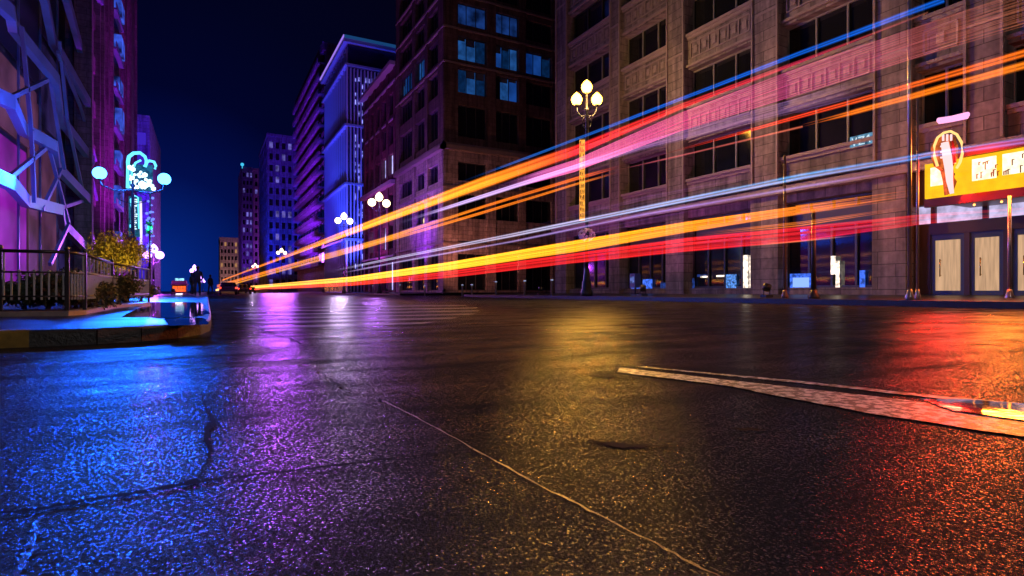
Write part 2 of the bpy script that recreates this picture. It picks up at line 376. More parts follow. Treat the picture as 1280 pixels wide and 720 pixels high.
# ------------------------------------------------------------------ pavements with kerbs
kerbm = mat('wet concrete kerb', (0.04, 0.038, 0.036), 0.5, vary=0.8, vscale=9, bump=(40, 1.0, 0.012))
def slab(name, pts, ztop, m, kind='structure'):
    return sheet(name, pts, ztop, m, thick=ztop + 0.2, kind=kind)
kl = [(-9, 4.6), (-4, 4.95), (-1.28, 5.2), (-0.73, 5.26), (-0.46, 5.38), (-0.22, 5.6), (-0.05, 5.95), (0.03, 6.5), (0.05, 8.0), (0.05, 500)]
inner = [(x - 0.15 if y > 6.0 else x - 0.06, y + 0.15 if y < 6.0 else y + 0.05) for x, y in kl]
bm = B()
o0 = [bm.verts.new((x, y, -0.1)) for x, y in kl]; o1 = [bm.verts.new((x, y, 0.105)) for x, y in kl]
i1 = [bm.verts.new((x - (0.02 if y > 6 else 0), y + (0.02 if y < 6 else 0), 0.12)) for x, y in kl]; i2 = [bm.verts.new((x, y, 0.12)) for x, y in inner]
for i in range(len(kl) - 1):
    bm.faces.new((o0[i], o0[i + 1], o1[i + 1], o1[i])); bm.faces.new((o1[i], o1[i + 1], i1[i + 1], i1[i])); bm.faces.new((i1[i], i1[i + 1], i2[i + 1], i2[i]))
k0 = obj('kerb', bm, kerbm); k0['kind'] = 'structure'
slab('pavement', inner + [(-60, 500), (-60, 4.7)], 0.118, pave)
bm = B()
for i in range(len(kl) - 2):
    a = Vector((*kl[i], 0)); b_ = Vector((*kl[i + 1], 0)); n_ = max(1, int((b_ - a).length / .55))
    for k in range(n_):
        p_ = a.lerp(b_, k / n_); d_ = (b_ - a).normalized(); nn = Vector((-d_.y, d_.x, 0))
        q_ = [p_ - nn * .004 - d_ * .004, p_ - nn * .004 + d_ * .004]
        v_ = [bm.verts.new((x.x, x.y, z)) for z in (0, .109) for x in q_]; bm.faces.new((v_[0], v_[1], v_[3], v_[2]))
obj('kerb_joint', bm, crackm)['kind'] = 'structure'
# yellow no-stopping paint on the first stretch of kerb
ykm = mat('worn yellow kerb paint', (0.22, 0.13, 0.02), 0.5, vary=0.8, vscale=14, bump=(40, 0.5, 0.004))
bm = B()
for (x0, y0, x1, y1) in ((-6, 4.81, -4, 4.95), (-4, 4.95, -1.28, 5.2), (-1.28, 5.2, -1.12, 5.218)):
    a = bm.verts.new((x0 + .001, y0 - .004, 0.0)); b_ = bm.verts.new((x1 + .001, y1 - .004, 0.0)); c_ = bm.verts.new((x1, y1 - .004, .106)); d_ = bm.verts.new((x0, y0 - .004, .106))
    bm.faces.new((a, b_, c_, d_))
    e_ = bm.verts.new((x1, y1 + .016, .124)); f_ = bm.verts.new((x0, y0 + .016, .124)); bm.faces.new((d_, c_, e_, f_))
    g_ = bm.verts.new((x1, y1 + .13, .124)); h_ = bm.verts.new((x0, y0 + .13, .124)); bm.faces.new((f_, e_, g_, h_))
obj('kerb_paint', bm, ykm)['kind'] = 'structure'
# far side of the street: kerb at x = 16, building line at x = 22
def far_pave(y0, y1):
    bm = B()
    prof = [(16.0, -0.1), (16.0, 0.14), (16.03, 0.155), (16.18, 0.158), (16.2, 0.155), (22.2, 0.27), (60, 0.27)]
    A = [bm.verts.new((x, y0, z)) for x, z in prof]; D = [bm.verts.new((x, y1, z)) for x, z in prof]
    for i in range(len(prof) - 1): bm.faces.new((A[i], A[i + 1], D[i + 1], D[i]))
    w = [bm.verts.new((x, y0, -0.1)) for x, z in prof]
    for i in range(len(prof) - 1): bm.faces.new((w[i], w[i + 1], A[i + 1], A[i]))
    obj('pavement', bm, pave)['kind'] = 'structure'
    box_obj('kerb', 15.98, 16.17, y0, y1, -0.1, 0.163, kerbm)['kind'] = 'structure'
far_pave(-60, 37); far_pave(52, 900)

# ------------------------------------------------------------------ buildings
def stone(name, col, rough=0.75, bw=1.25, bh=0.46):
    """masonry in courses: joints, blocks of slightly different tone, rain streaks and soot"""
    m = bpy.data.materials.new(name); m.use_nodes = True; t = m.node_tree; b = t.nodes['Principled BSDF']; MATS[name] = m
    tc = N(t, 'ShaderNodeTexCoord'); sp_ = N(t, 'ShaderNodeSeparateXYZ'); t.links.new(tc.outputs['Object'], sp_.inputs[0])
    ad = N(t, 'ShaderNodeMath', operation='ADD'); t.links.new(sp_.outputs[0], ad.inputs[0]); t.links.new(sp_.outputs[1], ad.inputs[1])
    cb = N(t, 'ShaderNodeCombineXYZ'); t.links.new(ad.outputs[0], cb.inputs[0]); t.links.new(sp_.outputs[2], cb.inputs[1])
    br = N(t, 'ShaderNodeTexBrick'); br.inputs['Scale'].default_value = 1.0; br.inputs['Brick Width'].default_value = bw; br.inputs['Row Height'].default_value = bh; br.inputs['Mortar Size'].default_value = 0.014
    br.inputs['Color1'].default_value = (*[c * .82 for c in col], 1); br.inputs['Color2'].default_value = (*[min(1, c * 1.2) for c in col], 1); br.inputs['Mortar'].default_value = (*[c * .35 for c in col], 1)
    t.links.new(cb.outputs[0], br.inputs['Vector'])
    mp = N(t, 'ShaderNodeMapping'); mp.inputs['Scale'].default_value = (1.6, .16, 1); t.links.new(cb.outputs[0], mp.inputs[0])
    st_ = N(t, 'ShaderNodeTexNoise'); st_.inputs['Scale'].default_value = 1.5; st_.inputs['Detail'].default_value = 6; t.links.new(mp.outputs[0], st_.inputs['Vector'])
    fine = N(t, 'ShaderNodeTexNoise'); fine.inputs['Scale'].default_value = 5; fine.inputs['Detail'].default_value = 8; t.links.new(tc.outputs['Object'], fine.inputs['Vector'])
    mr = N(t, 'ShaderNodeMapRange'); mr.inputs['From Min'].default_value = .35; mr.inputs['From Max'].default_value = .62; mr.inputs['To Min'].default_value = .45; mr.inputs['To Max'].default_value = 1.1; t.links.new(st_.outputs['Fac'], mr.inputs[0])
    m2 = N(t, 'ShaderNodeMapRange'); m2.inputs['From Min'].default_value = .3; m2.inputs['From Max'].default_value = .7; m2.inputs['To Min'].default_value = .75; m2.inputs['To Max'].default_value = 1.2; t.links.new(fine.outputs['Fac'], m2.inputs[0])
    pr = N(t, 'ShaderNodeMath', operation='MULTIPLY'); t.links.new(mr.outputs[0], pr.inputs[0]); t.links.new(m2.outputs[0], pr.inputs[1])
    mx = N(t, 'ShaderNodeVectorMath', operation='SCALE'); t.links.new(br.outputs['Color'], mx.inputs[0]); t.links.new(pr.outputs[0], mx.inputs['Scale'])
    t.links.new(mx.outputs[0], b.inputs['Base Color']); b.inputs['Roughness'].default_value = rough
    bp = N(t, 'ShaderNodeBump'); bp.inputs['Strength'].default_value = .8; bp.inputs['Distance'].default_value = .02; bp.invert = True; t.links.new(br.outputs['Fac'], bp.inputs['Height'])
    b2 = N(t, 'ShaderNodeBump'); b2.inputs['Strength'].default_value = .5; b2.inputs['Distance'].default_value = .03; t.links.new(fine.outputs['Fac'], b2.inputs['Height']); t.links.new(bp.outputs[0], b2.inputs['Normal'])
    t.links.new(b2.outputs[0], b.inputs['Normal'])
    return m
glass_dark = mat('dark window glass', (0.010, 0.011, 0.014), 0.08, spec=0.6)
frame_dark = mat('dark window frame', (0.05, 0.045, 0.045), 0.45)
frame_light = mat('painted window frame', (0.22, 0.20, 0.18), 0.5)

class Face:
    """a wall face: u runs along the wall, w is how far a piece stands out of it"""
    def __init__(s, kind, c): s.kind, s.c = kind, c
    def box(s, bm, u0, u1, z0, z1, w0, w1):
        if s.kind == 'W': add_box(bm, s.c - w1, s.c - w0, u0, u1, z0, z1)      # looks to -x
        elif s.kind == 'S': add_box(bm, u0, u1, s.c - w1, s.c - w0, z0, z1)    # looks to -y
        else: add_box(bm, s.c + w0, s.c + w1, u0, u1, z0, z1)                  # looks to +x
def window(par, F, u0, u1, z0, z1, depth, gm, fm, nm=3, tr=None, fw=0.07, name='window'):
    bm = B(); w0, w1 = -depth, -depth + 0.08
    F.box(bm, u0, u1, z0, z0 + fw, w0, w1); F.box(bm, u0, u1, z1 - fw, z1, w0, w1)
    for k in range(nm + 1):
        c = u0 + (u1 - u0) * k / nm; F.box(bm, max(u0, c - fw / 2), min(u1, c + fw / 2), z0 + fw, z1 - fw, w0, w1)
    if tr: F.box(bm, u0, u1, tr - fw / 2, tr + fw / 2, w0 + .002, w1 + .003)
    o = obj(name, bm, fm, par)
    if gm.name.startswith('blue lit office'):
        for k in range(nm):
            a, b_ = u0 + (u1 - u0) * k / nm, u0 + (u1 - u0) * (k + 1) / nm
            bm = B(); F.box(bm, a, b_, z0, z1, w0 - 0.16, w0 - 0.12); obj('pane', bm, random.choice(lbs), o)
            h = random.choice((.0, .12, .2, .3, .0, .0)) * (z1 - z0)
            if h > .05: bm = B(); F.box(bm, a + .1, b_ - .1, z1 - h, z1 - .02, w0 - 0.08, w0 - 0.06); obj('blind', bm, blind, o)
        return o
    bm = B(); F.box(bm, u0, u1, z0, z1, w0 - 0.06, w0 - 0.02); obj('pane', bm, gm, o)
    return o
def facade(wall_bm, F, U0, U1, Z0, Z1, bays, rows, depth, proud=0.0):
    """solid wall with real openings: piers between the bays and spandrels between the rows, in front of a core"""
    us = [U0] + [e for b in bays for e in b] + [U1]
    for i in range(0, len(us), 2):
        if us[i + 1] - us[i] > 0.01: F.box(wall_bm, us[i], us[i + 1], Z0, Z1, -depth - 0.1, proud)
    zs = [Z0] + [e for r in rows for e in r] + [Z1]
    for (a, b_) in bays:
        for i in range(0, len(zs), 2):
            if zs[i + 1] - zs[i] > 0.01: F.box(wall_bm, a, b_, zs[i], zs[i + 1], -depth - 0.1, 0.0)

# ---- the near stone building with the theatre entrance (right side)
st_brown = stone('brown limestone', (0.23, 0.185, 0.175))
st_trim = mat('carved limestone band', (0.28, 0.225, 0.21), 0.7, vary=0.35, vscale=3, bump=(9, 1.0, 0.06))
nb = thing('stone_building', 'tall brown stone corner building with wide dark windows above the street lamp with amber globes', 'building', (22, 34, 0))
nb.location = (0, 0, 0)
FW = Face('W', 22.0)
bm = B()
add_box(bm, 22.75, 50, -8, 33.99, 0, 27)
bays = [(-6.5, -2.6), (-1.4, 2.6), (3.8, 7.7), (9.0, 9.46 + .2), (10.9 - 1.2, 10.9), (12.25, 16.2), (17.6, 21.7), (23.0, 26.9), (27.9, 32.6)]
bays = [(-6.5, -2.6), (-1.4, 2.6), (3.8, 8.3), (9.4, 10.9), (12.25, 16.2), (17.6, 21.7), (23.0, 26.9), (27.9, 32.6)]
rows = [(6.2, 8.1), (9.95, 11.85), (13.7, 15.6), (17.4, 19.3), (21.1, 23.0)]
shop_b = bays
facade(bm, FW, -8, 34, 4.9, 27, bays, rows, 0.55, 0.22)
gb = [b for b in bays if b[0] > 11]
# ground floor: piers and openings up to 4.3
facade(bm, FW, 11.1, 34, 0, 4.9, gb, [(0.55, 4.2)], 0.55, 0.30)
facade(bm, FW, -8, 3.0, 0, 4.9, [(-6.5, -2.6), (-1.4, 1.8)], [(0.55, 4.2)], 0.55, 0.30)
wall = obj('wall', bm, st_brown, nb)
bm = B()   # mouldings, one carved course a storey, sills
for (a, b_) in bays:
    for (z0, z1) in rows:
        FW.box(bm, a - .001, b_ + .001, z0 - 0.16, z0 - 0.02, -0.05, 0.17)
        FW.box(bm, a, b_, z0 - 0.30, z0 - 0.16, -0.05, 0.08)
        FW.box(bm, a, b_, z1 + 0.12, z1 + 0.24, -0.05, 0.12)
        FW.box(bm, a + .25, b_ - .25, z1 + 0.50, z1 + 0.56, -0.05, 0.07); FW.box(bm, a + .25, b_ - .25, z1 + 1.28, z1 + 1.34, -0.05, 0.07)
        n = int((b_ - a - .5) / 0.55)
        for k in range(n + 1):
            c = a + .25 + (b_ - a - .5) * k / max(1, n); FW.box(bm, c - .03, c + .03, z1 + .56, z1 + 1.28, -0.05, 0.06)
            if k < n:
                cc = c + (b_ - a - .5) / n / 2; FW.box(bm, cc - .12, cc + .12, z1 + .74, z1 + 1.1, -.05, .05)
obj('carved_band', bm, st_trim, nb)
bm = B()
FW.box(bm, -8, 34.2, 4.55, 4.85, 0.2, 0.5); FW.box(bm, -8, 34.2, 5.0, 5.12, 0.1, 0.38)
obj('cornice', bm, st_trim, nb)
bm = B()   # raised edges on the piers
for i in range(len(bays) + 1):
    a = -8 if i == 0 else bays[i - 1][1]; b_ = 34 if i == len(bays) else bays[i][0]
    if b_ - a > 0.5:
        FW.box(bm, a + .02, a + .10, 5.2, 27, .2, .30); FW.box(bm, b_ - .10, b_ - .02, 5.2, 27, .2, .30)
        m_ = (a + b_) / 2
        for z in (8.9, 12.7, 16.4, 20.2): FW.box(bm, a + .1, b_ - .1, z, z + .10, .2, .27)
obj('pier_moulding', bm, st_trim, nb)
warm_pane = glow('dim warm window', (0.5, 0.30, 0.12), 0.25, (3, 0.2, 1.2))
for (a, b_) in bays:
    for ri, (z0, z1) in enumerate(rows):
        window(nb, FW, a, b_, z0, z1, 0.45, glass_dark, frame_light if ri < 3 else frame_dark, 3 if b_ - a > 2 else 2)
navy_pane = mat('blue tinted shop glass', (0.008, 0.012, 0.03), 0.06, spec=0.7)
for (a, b_) in gb:
    window(nb, FW, a, b_, 0.55, 4.2, 0.45, navy_pane, frame_dark, 4, 2.9, 0.09, name='shop_window')
# awning-height fascia with faint raised letters is unreadable: left as moulded panels
bm = B()
bm.free()
for (a, b_) in gb:
    bm = B(); FW.box(bm, a + .3, b_ - .3, 3.05, 3.75, -0.36, -0.30); obj('fascia', bm, mat('dark fascia board', (0.05, 0.04, 0.045), 0.5), nb)
# lit things in the shop windows
blue_l = glow('blue lit panel', (0.06, 0.18, 1.0), 1.0, (6, 0.3, 1.4))
paleb_l = glow('pale blue screen', (0.25, 0.42, 1.0), 1.3)
white_l = glow('white light', (1.0, 0.82, 0.66), 2.2, (5, 0.3, 1.3))
def lit(px0, px1, py0, py1, m, X=22.35, name='lit_display', par=None):
    y1 = on_x(px0, X); y0 = on_x(px1, X); a, b_ = ray((px0 + px1) / 2); d = X / a
    return box_obj(name, X - 0.03, X + 0.03, y0, y1, max(0.4, hz(py1, d)), hz(py0, d), m, par or nb)
lit(789, 799, 350, 367, blue_l); lit(804, 815, 349, 367, blue_l); lit(789.5, 794, 361, 366, white_l, 22.3)
lit(826, 838, 353, 367, glow('dim blue panel', (.03, .08, .4), 0.6, (6, .2, 1.2)))
lit(862, 868, 348, 364, MATS['dim blue panel']); lit(872, 884, 343, 346, MATS['dim blue panel']); lit(908, 920, 343, 367, glow('teal blue poster', (.12, .35, 1.0), 0.8, (9, .1, 1.6)))
lit(929.5, 935, 319, 368, white_l, 22.2); lit(937.5, 944, 319, 368, white_l, 22.2)
lit(988, 1013, 342, 366, blue_l); lit(991.5, 1011, 347, 359, paleb_l, 22.3)
lit(1039, 1044, 320, 343, white_l, 22.3); lit(1045, 1049, 326, 364, white_l, 22.3); lit(1075, 1081, 338, 360, blue_l)
lit(876, 884, 345, 347, white_l, 22.3); lit(896, 905, 344, 346, white_l, 22.3)
# small lit sign in the first floor window
sg = lit(1063, 1091, 168.5, 182, glow('cyan window sign', (0.09, 0.26, 0.42), 0.9, (5, .3, 1.5)), 21.94, 'window_sign')
sgm = glow('white sign strokes', (0.7, 0.9, 1.0), 0.9)
bm = B()
ya, yb = on_x(1065, 21.9), on_x(1090, 21.9); d_ = 21.9 / ray(1077)[0]; za, zb = hz(181, d_), hz(170, d_)
def st(u0, v0, u1, v1, r=.022): add_bar(bm, (21.89, ya + (yb - ya) * u0, za + (zb - za) * v0), (21.89, ya + (yb - ya) * u1, za + (zb - za) * v1), r, 5)
st(.02, .95, .12, .05); st(.12, .05, .24, .95); st(.34, .9, .62, .9); st(.62, .9, .36, .1); st(.36, .1, .64, .1); st(.70, .5, .84, .95); st(.84, .95, .9, .1); st(.7, .5, .97, .5)
obj('sign_strokes', bm, sgm, sg)

# ---- theatre entrance under the marquee
ent = mat('dark lobby wall', (0.06, 0.035, 0.035), 0.5, vary=.2)
bm = B()
XE = 22.3
dz0, dz1 = 0.27, 2.35
D = [(on_x(1207, 22.3), on_x(1165, 22.3)), (on_x(1256, 22.3), on_x(1214, 22.3)), (on_x(1312, 22.3), on_x(1267, 22.3)), (on_x(1362, 22.3), on_x(1320, 22.3)), ]
ys = [3.0] + [e for d in sorted(D) for e in d] + [11.1]
for i in range(0, len(ys), 2): add_box(bm, 22.2, 23, ys[i], ys[i + 1], 0, 2.35)
add_box(bm, 22.2, 23, 3.0, 11.1, 2.35, 2.75); add_box(bm, 22.2, 23, 3.0, 11.1, 3.4, 4.9)
obj('entrance_wall', bm, ent, nb)
warm_glass = glow('warm lit curtain glass', (1.0, 0.60, 0.34), 0.62, (7, 0.75, 1.15))
_t = warm_glass.node_tree; _no = [n for n in _t.nodes if n.type == 'TEX_NOISE'][0]; _mp = N(_t, 'ShaderNodeMapping'); _mp.inputs['Scale'].default_value = (1, 1.6, .12)
_tc = [n for n in _t.nodes if n.type == 'TEX_COORD'][0]; _t.links.new(_tc.outputs['Object'], _mp.inputs[0]); _t.links.new(_mp.outputs[0], _no.inputs['Vector'])
lilac = glow('lilac transom light', (0.62, 0.55, 0.85), 0.9, (3, 0.6, 1.2))
steelb = mat('blue painted steel door frame', (0.06, 0.09, 0.16), 0.35)
for (a, b_) in D:
    dr = obj('door', (lambda bm: (add_box(bm, 22.24, 22.34, a, a + .12, dz0, dz1), add_box(bm, 22.24, 22.34, b_ - .12, b_, dz0, dz1), add_box(bm, 22.24, 22.34, a + .12, b_ - .12, dz0, .42), add_box(bm, 22.24, 22.34, a + .12, b_ - .12, 2.15, dz1), bm)[-1])(B()), steelb, nb)
    bm = B(); add_box(bm, 22.28, 22.31, a + .12, b_ - .12, .42, 2.15); obj('door_glass', bm, warm_glass, dr)
    bm = B(); m_ = b_ - .3; add_bar(bm, (22.18, m_, .9), (22.18, m_, 1.5), .02); add_bar(bm, (22.18, m_, .95), (22.26, m_, .95), .012); add_bar(bm, (22.18, m_, 1.45), (22.26, m_, 1.45), .012)
    obj('door_handle', bm, mat('brass', (.6, .4, .15), .25, 1), dr)
k = 3.1
while k < 11.0:
    bm = B(); add_box(bm, 22.4, 22.44, k, min(k + 1.35, 11.05), 2.76, 3.39); obj('transom_window', bm, lilac, nb); k += 1.5
k = 4.45
while k < 11.0: bm = B(); add_box(bm, 22.3, 22.6, k, k + .15, 2.75, 3.4); obj('transom_mullion', bm, ent, nb); k += 1.5
# marquee
my1 = on_x(1156, 19.5)
mq = thing('theatre_marquee', 'projecting theatre marquee with yellow and white lit boards over the entrance doors', 'marquee', (19.5, my1, 3.2))
mq.location = (0, 0, 0)
redm = mat('red painted marquee soffit', (0.20, 0.035, 0.025), 0.4)
box_obj('canopy', 19.62, 22.2, 1.0, my1 - .05, 3.15, 4.3, redm, mq)
box_obj('lower_trim', 19.46, 19.62, 1.0, my1, 2.97, 3.22, redm, mq)
box_obj('upper_trim', 19.44, 19.62, 1.0, my1 - .6, 4.32, 4.55, redm, mq)
yel = glow('yellow lit board', (1.0, 0.52, 0.008), 1.15, (3, 0.9, 1.1))
box_obj('lit_board', 19.5, 19.62, 1.0, my1, 3.24, 4.30, yel, mq)
wlet = glow('white letter panel', (1.0, 0.93, 0.60), 1.5, (5, 0.7, 1.3))
def mpanel(px0, px1, z0, z1, m, name='letter_panel', X=19.47):
    box_obj(name, X, X + 0.03, on_x(px1, X), on_x(px0, X), z0, z1, m, mq)
mpanel(1163, 1186, 3.60, 4.16, wlet); mpanel(1215, 1245, 3.58, 4.2, wlet); mpanel(1253, 1284, 3.62, 4.2, wlet); mpanel(1292, 1340, 3.6, 4.2, wlet)
bm = B(); X = 19.46   # rows of small unreadable marks along the boards
for i in range(46):
    u = 1216 + i * 2.6
    if random.random() < .35: continue
    y = on_x(u, X); h_ = random.uniform(.05, .22); z = random.choice((3.62, 3.85, 4.0)); add_box(bm, X - .012, X + .008, y - .012, y + .012, z, z + h_); add_box(bm, X - .014, X + .008, y - .05, y + .012, z + h_, z + h_ + .02)
obj('letter_marks', bm, mat('dark olive letter print', (.12, .10, .01), .5), mq)
yb2 = glow('marquee bulb', (1.0, .30, .06), 6.0)
bm = B()
y = 1.2
while y < my1:
    for xx in (20.2, 21.3): bm = B(); bmesh.ops.create_icosphere(bm, subdivisions=1, radius=.035, matrix=Matrix.Translation((xx, y, 3.12))); obj('soffit_bulb', bm, yb2, mq)
    y += .7
light('marquee_glow', 'AREA', (19.2, 8.7, 3.7), (1.0, 0.04, 0.02), 520, mq, 1.2, target=(6, 3.0, 0.0))
light('marquee_glow', 'AREA', (19.2, 7.2, 3.6), (1.0, 0.22, 0.02), 420, mq, 1.2, target=(6, 2.5, 0.0))
light('soffit_light', 'AREA', (20.9, 6.5, 3.0), (1.0, .5, .3), 22, mq, 2.0, target=(20.9, 6.5, 0))
# neon emblem: ribbed round head on a stem
ne = thing('neon_sign', 'neon sign with ribbed oval head and white stem in front of the yellow marquee', 'sign', at(1186, 16.5, 0))
pc = at(1186, 16.4, 0); ne.location = (0, 0, 0)
rgt = Vector((0.881, -0.4728, 0)); dN = 16.4
def sp(px, py, w=0.0):
    return Vector((pc.x, pc.y, 0)) + rgt * ((px - 1186) / F_PX * dN) + Vector((0, 0, hz(py, dN))) - Vector((0.4728, 0.881, 0)) * w
orange_n = glow('orange neon', (1.0, .18, .02), 1.6); whiten = glow('white pink neon', (1.0, .62, .62), 1.3); yelln = glow('yellow neon', (1.0, .62, .2), 1.4)
bm = B()
outl = [(1172, 208), (1168, 195), (1168, 182), (1172, 172), (1180, 166), (1188, 164), (1196, 168), (1202, 178), (1203, 192), (1200, 203), (1196, 210)]
add_path(bm, [sp(x, y) for x, y in outl], 0.035, 8); obj('neon_outline', bm, yelln, ne)
bm = B()
back = [(1174, 206), (1170, 194), (1170, 182), (1175, 171), (1187, 167), (1197, 172), (1201, 184), (1200, 196), (1194, 208), (1196, 222), (1199, 226), (1194, 240), (1187, 243), (1185, 225), (1182, 212)]
f1 = [bm.verts.new(sp(x, y, -.08)) for x, y in back]; f2 = [bm.verts.new(sp(x, y, -.20)) for x, y in back]
bm.faces.new(f1); bm.faces.new(f2[::-1])
for i in range(len(back)): bm.faces.new((f1[i], f1[(i + 1) % len(back)], f2[(i + 1) % len(back)], f2[i]))
obj('sign_board', bm, glow('orange lit sign face', (.85, .16, .02), .75, (6, .3, 1.3)), ne)
bm = B()
add_path(bm, [sp(1181, 178), sp(1184, 196), sp(1186, 210), sp(1187, 226), sp(1190, 242)], [.09, .11, .10, .08, .05], 8)
for x in (1179, 1184, 1189): add_bar(bm, sp(x, 168), sp(x, 176), .03)
for y in (183, 190, 197): add_bar(bm, sp(1176, y), sp(1186, y - 1), .028)
obj('neon_stem', bm, whiten, ne)
bm = B(); add_path(bm, [sp(1190, 176), sp(1192, 190), sp(1193, 204)], .05, 8); obj('neon_stripe', bm, mat('dark red lacquer', (.2, .02, .02), .3), ne)
bm = B(); add_bar(bm, sp(1186, 214, -.2), sp(1186, 214, -.2) + Vector((3.6, 0, 0)), .05); add_bar(bm, sp(1186, 178, -.2), sp(1186, 178, -.2) + Vector((8.0, 0, 0)), .04); obj('sign_bracket', bm, frame_dark, ne)
light('neon_light', 'POINT', sp(1186, 195, .5), (1.0, .06, .05), 110, ne, .3)
light('neon_back_light', 'POINT', sp(1195, 195, -1.6), (1.0, .25, .05), 120, ne, .3)
pk = obj('neon_tube', (lambda bm: (add_path(bm, [sp(1173, 150.5), sp(1190, 148), sp(1210, 143)], .075, 8), add_path(bm, [sp(1174, 152.5), sp(1190, 150), sp(1209, 146)], .06, 8), bm)[-1])(B()), glow('pink neon', (1.0, .42, .75), 1.3))
tag(pk, 'short glowing pink tube mounted above the ribbed neon sign', 'neon tube')

# tall thin posts in front of the theatre
chrome = mat('wet steel pole', (0.35, 0.30, 0.30), 0.3, 0.6)
def post(px, X, top, r, label, m=chrome, n=10, base_r=None):
    y = on_x(px, X); z0 = 0.15 if X > 16 else 0
    p = thing('pole', label, 'pole', (X, y, z0))
    bm = B(); add_bar(bm, (0, 0, 0.12), (0, 0, top - z0), r, n, r * .8); obj('shaft', bm, m, p)
    bm = B(); add_lathe(bm, [(r * 2.2, 0), (r * 2.2, .1), (r * 1.5, .2), (r * 1.2, .3)], 12); obj('pole_base', bm, m, p)
    return p
post(1137, 16.6, 12.5, .05, 'tall slender steel pole just left of the yellow marquee, the left one of the pair')
post(1147, 16.9, 5.6, .035, 'short slender steel pole between the tall one and the yellow marquee')
post(1262, 19.3, 3.0, .05, 'thin post holding the marquee between the lit doors')
post(1017, 17.0, 3.0, .08, 'dark thick post on the kerb right of the pale blue shop screen', mat('dark painted pole', (.03, .025, .03), .4))
post(981, 17.2, 5.0, .05, 'thin brown post left of the pale blue shop screen', mat('brown pole', (.16, .10, .07), .4))

# ---- office building across the side street (its corner is at x = 22, y = 56)
ofc = thing('office_building', 'dark brick office building on the far corner with rows of blue lit windows', 'building')
brick = stone('orange brown brick', (0.15, 0.08, 0.065))
FS = Face('S', 56.0); F2 = Face('W', 22.0)
bm = B()
add_box(bm, 22.7, 52, 56.7, 73, 0, 40)
sb = [(23.5, 26.9), (28.0, 30.9), (31.8, 35.3), (36.6, 40.0), (41.2, 44.6)]
srows = [(0.5, 4.4), (8.2, 10.8), (12.2, 14.2), (16.9, 20.3), (21.6, 24.2), (25.1, 27.6), (28.9, 31.2), (32.4, 34.7), (35.8, 38)]
facade(bm, FS, 22, 52, 15.4, 40, sb, srows[3:], .5, .12)
wb = [(57.6, 60.9), (61.9, 65.4), (66.4, 71.6)]
facade(bm, F2, 56, 73, 15.4, 40, wb, srows[3:], .5, .12)
obj('wall', bm, brick, ofc)
bm = B(); facade(bm, FS, 22, 52, 0, 15.39, sb, srows[:3], .5, .12); facade(bm, F2, 56, 73, 0, 15.39, wb, srows[:3], .5, .12); obj('stone_base', bm, stone('pale pink stone', (.42, .29, .26)), ofc)
bm = B()
trim2 = mat('pale stone trim', (.26, .18, .16), .6, vary=.25, vscale=2, bump=(8, .8, .04))
add_box(bm, 21.5, 52, 55.4, 56.0, 15.3, 15.75); add_box(bm, 21.5, 22.0, 55.4, 73, 15.3, 15.75)
add_box(bm, 21.7, 52, 55.65, 56.0, 15.75, 16.05); add_box(bm, 21.7, 22.0, 55.65, 73, 15.75, 16.05)
for z in (5.4, 11.4, 24.5, 28.2, 31.8, 35.2):
    add_box(bm, 21.8, 52, 55.8, 56.0, z, z + .18); add_box(bm, 21.8, 22.0, 56.0, 73, z, z + .18)
add_box(bm, 21.4, 52, 55.3, 56, 39.4, 40.3); add_box(bm, 21.4, 22, 56, 73, 39.4, 40.3)
obj('cornice', bm, trim2, ofc)
lbs = [glow('blue lit office window %s' % w, c, e, (sc, .55, 1.25)) for w, c, e, sc in (('bright', (.02, .14, .70), .30, .5), ('pale', (.03, .18, .65), .34, 1.3), ('deep', (.008, .08, .5), .30, .8), ('half', (.01, .10, .4), .15, 2.2))]; lb1 = lbs[0]; blind = mat('window blind', (.10, .12, .16), .8); lb2 = glow('dim blue office window', (0.02, 0.09, .45), .28, (.8, .2, 1.4))
for ri, (z0, z1) in enumerate(srows):
    for bi, (a, b_) in enumerate(sb):
        g = glass_dark
        if ri == 5 and bi < 4: g = lb1
        if ri == 4 and bi == 0: g = lb1
        if ri == 6 and bi < 2: g = lb2
        if ri == 4 and bi == 1:
            window(ofc, FS, a, a + .7, z0, z1, .4, glass_dark, frame_dark, 1); window(ofc, FS, a + .7, b_, z0, z1, .4, lb1, frame_dark, 2); continue
        window(ofc, FS, a, b_, z0, z1, .4, g, frame_dark, 3)
    for bi, (a, b_) in enumerate(wb):
        window(ofc, F2, a, b_, z0, z1, .4, lb1 if (ri == 5) and bi else (navy_pane if ri < 3 else glass_dark), frame_dark, 3 if bi < 2 else 5)
# ---- maroon brick building
bb = thing('brick_building', 'maroon brick building with arched bands between the office block and the glass tower', 'building')
maroon = stone('maroon brick', (0.17, 0.045, 0.08))
F3 = Face('W', 22.0)
bm = B(); add_box(bm, 22.7, 50, 73.2, 90.4, 0, 30.7)
mb = [(74.2, 76.6), (77.6, 80.0), (81.0, 83.4), (84.4, 86.6), (87.4, 89.4)]
mrows = [(0.5, 4.4), (6.2, 9.4), (10.8, 13.6), (16.2, 19.0), (20.2, 23.0), (24.2, 27.2)]
facade(bm, F3, 73.2, 90.4, 0, 30.7, mb, mrows, .5, .15); obj('wall', bm, maroon, bb)
bm = B()
for z, w in ((5.0, .4), (14.6, .8), (30.2, .9), (28.2, .3), (23.4, .15)): add_box(bm, 22 - w, 22, 73.2, 90.4, z, z + (.5 if w > .5 else .25))
obj('cornice', bm, mat('purple grey stone trim', (.33, .25, .32), .6, vary=.2), bb)
vw = glow('violet white window', (.5, .45, 1.0), 1.1, (1, .4, 1.6))
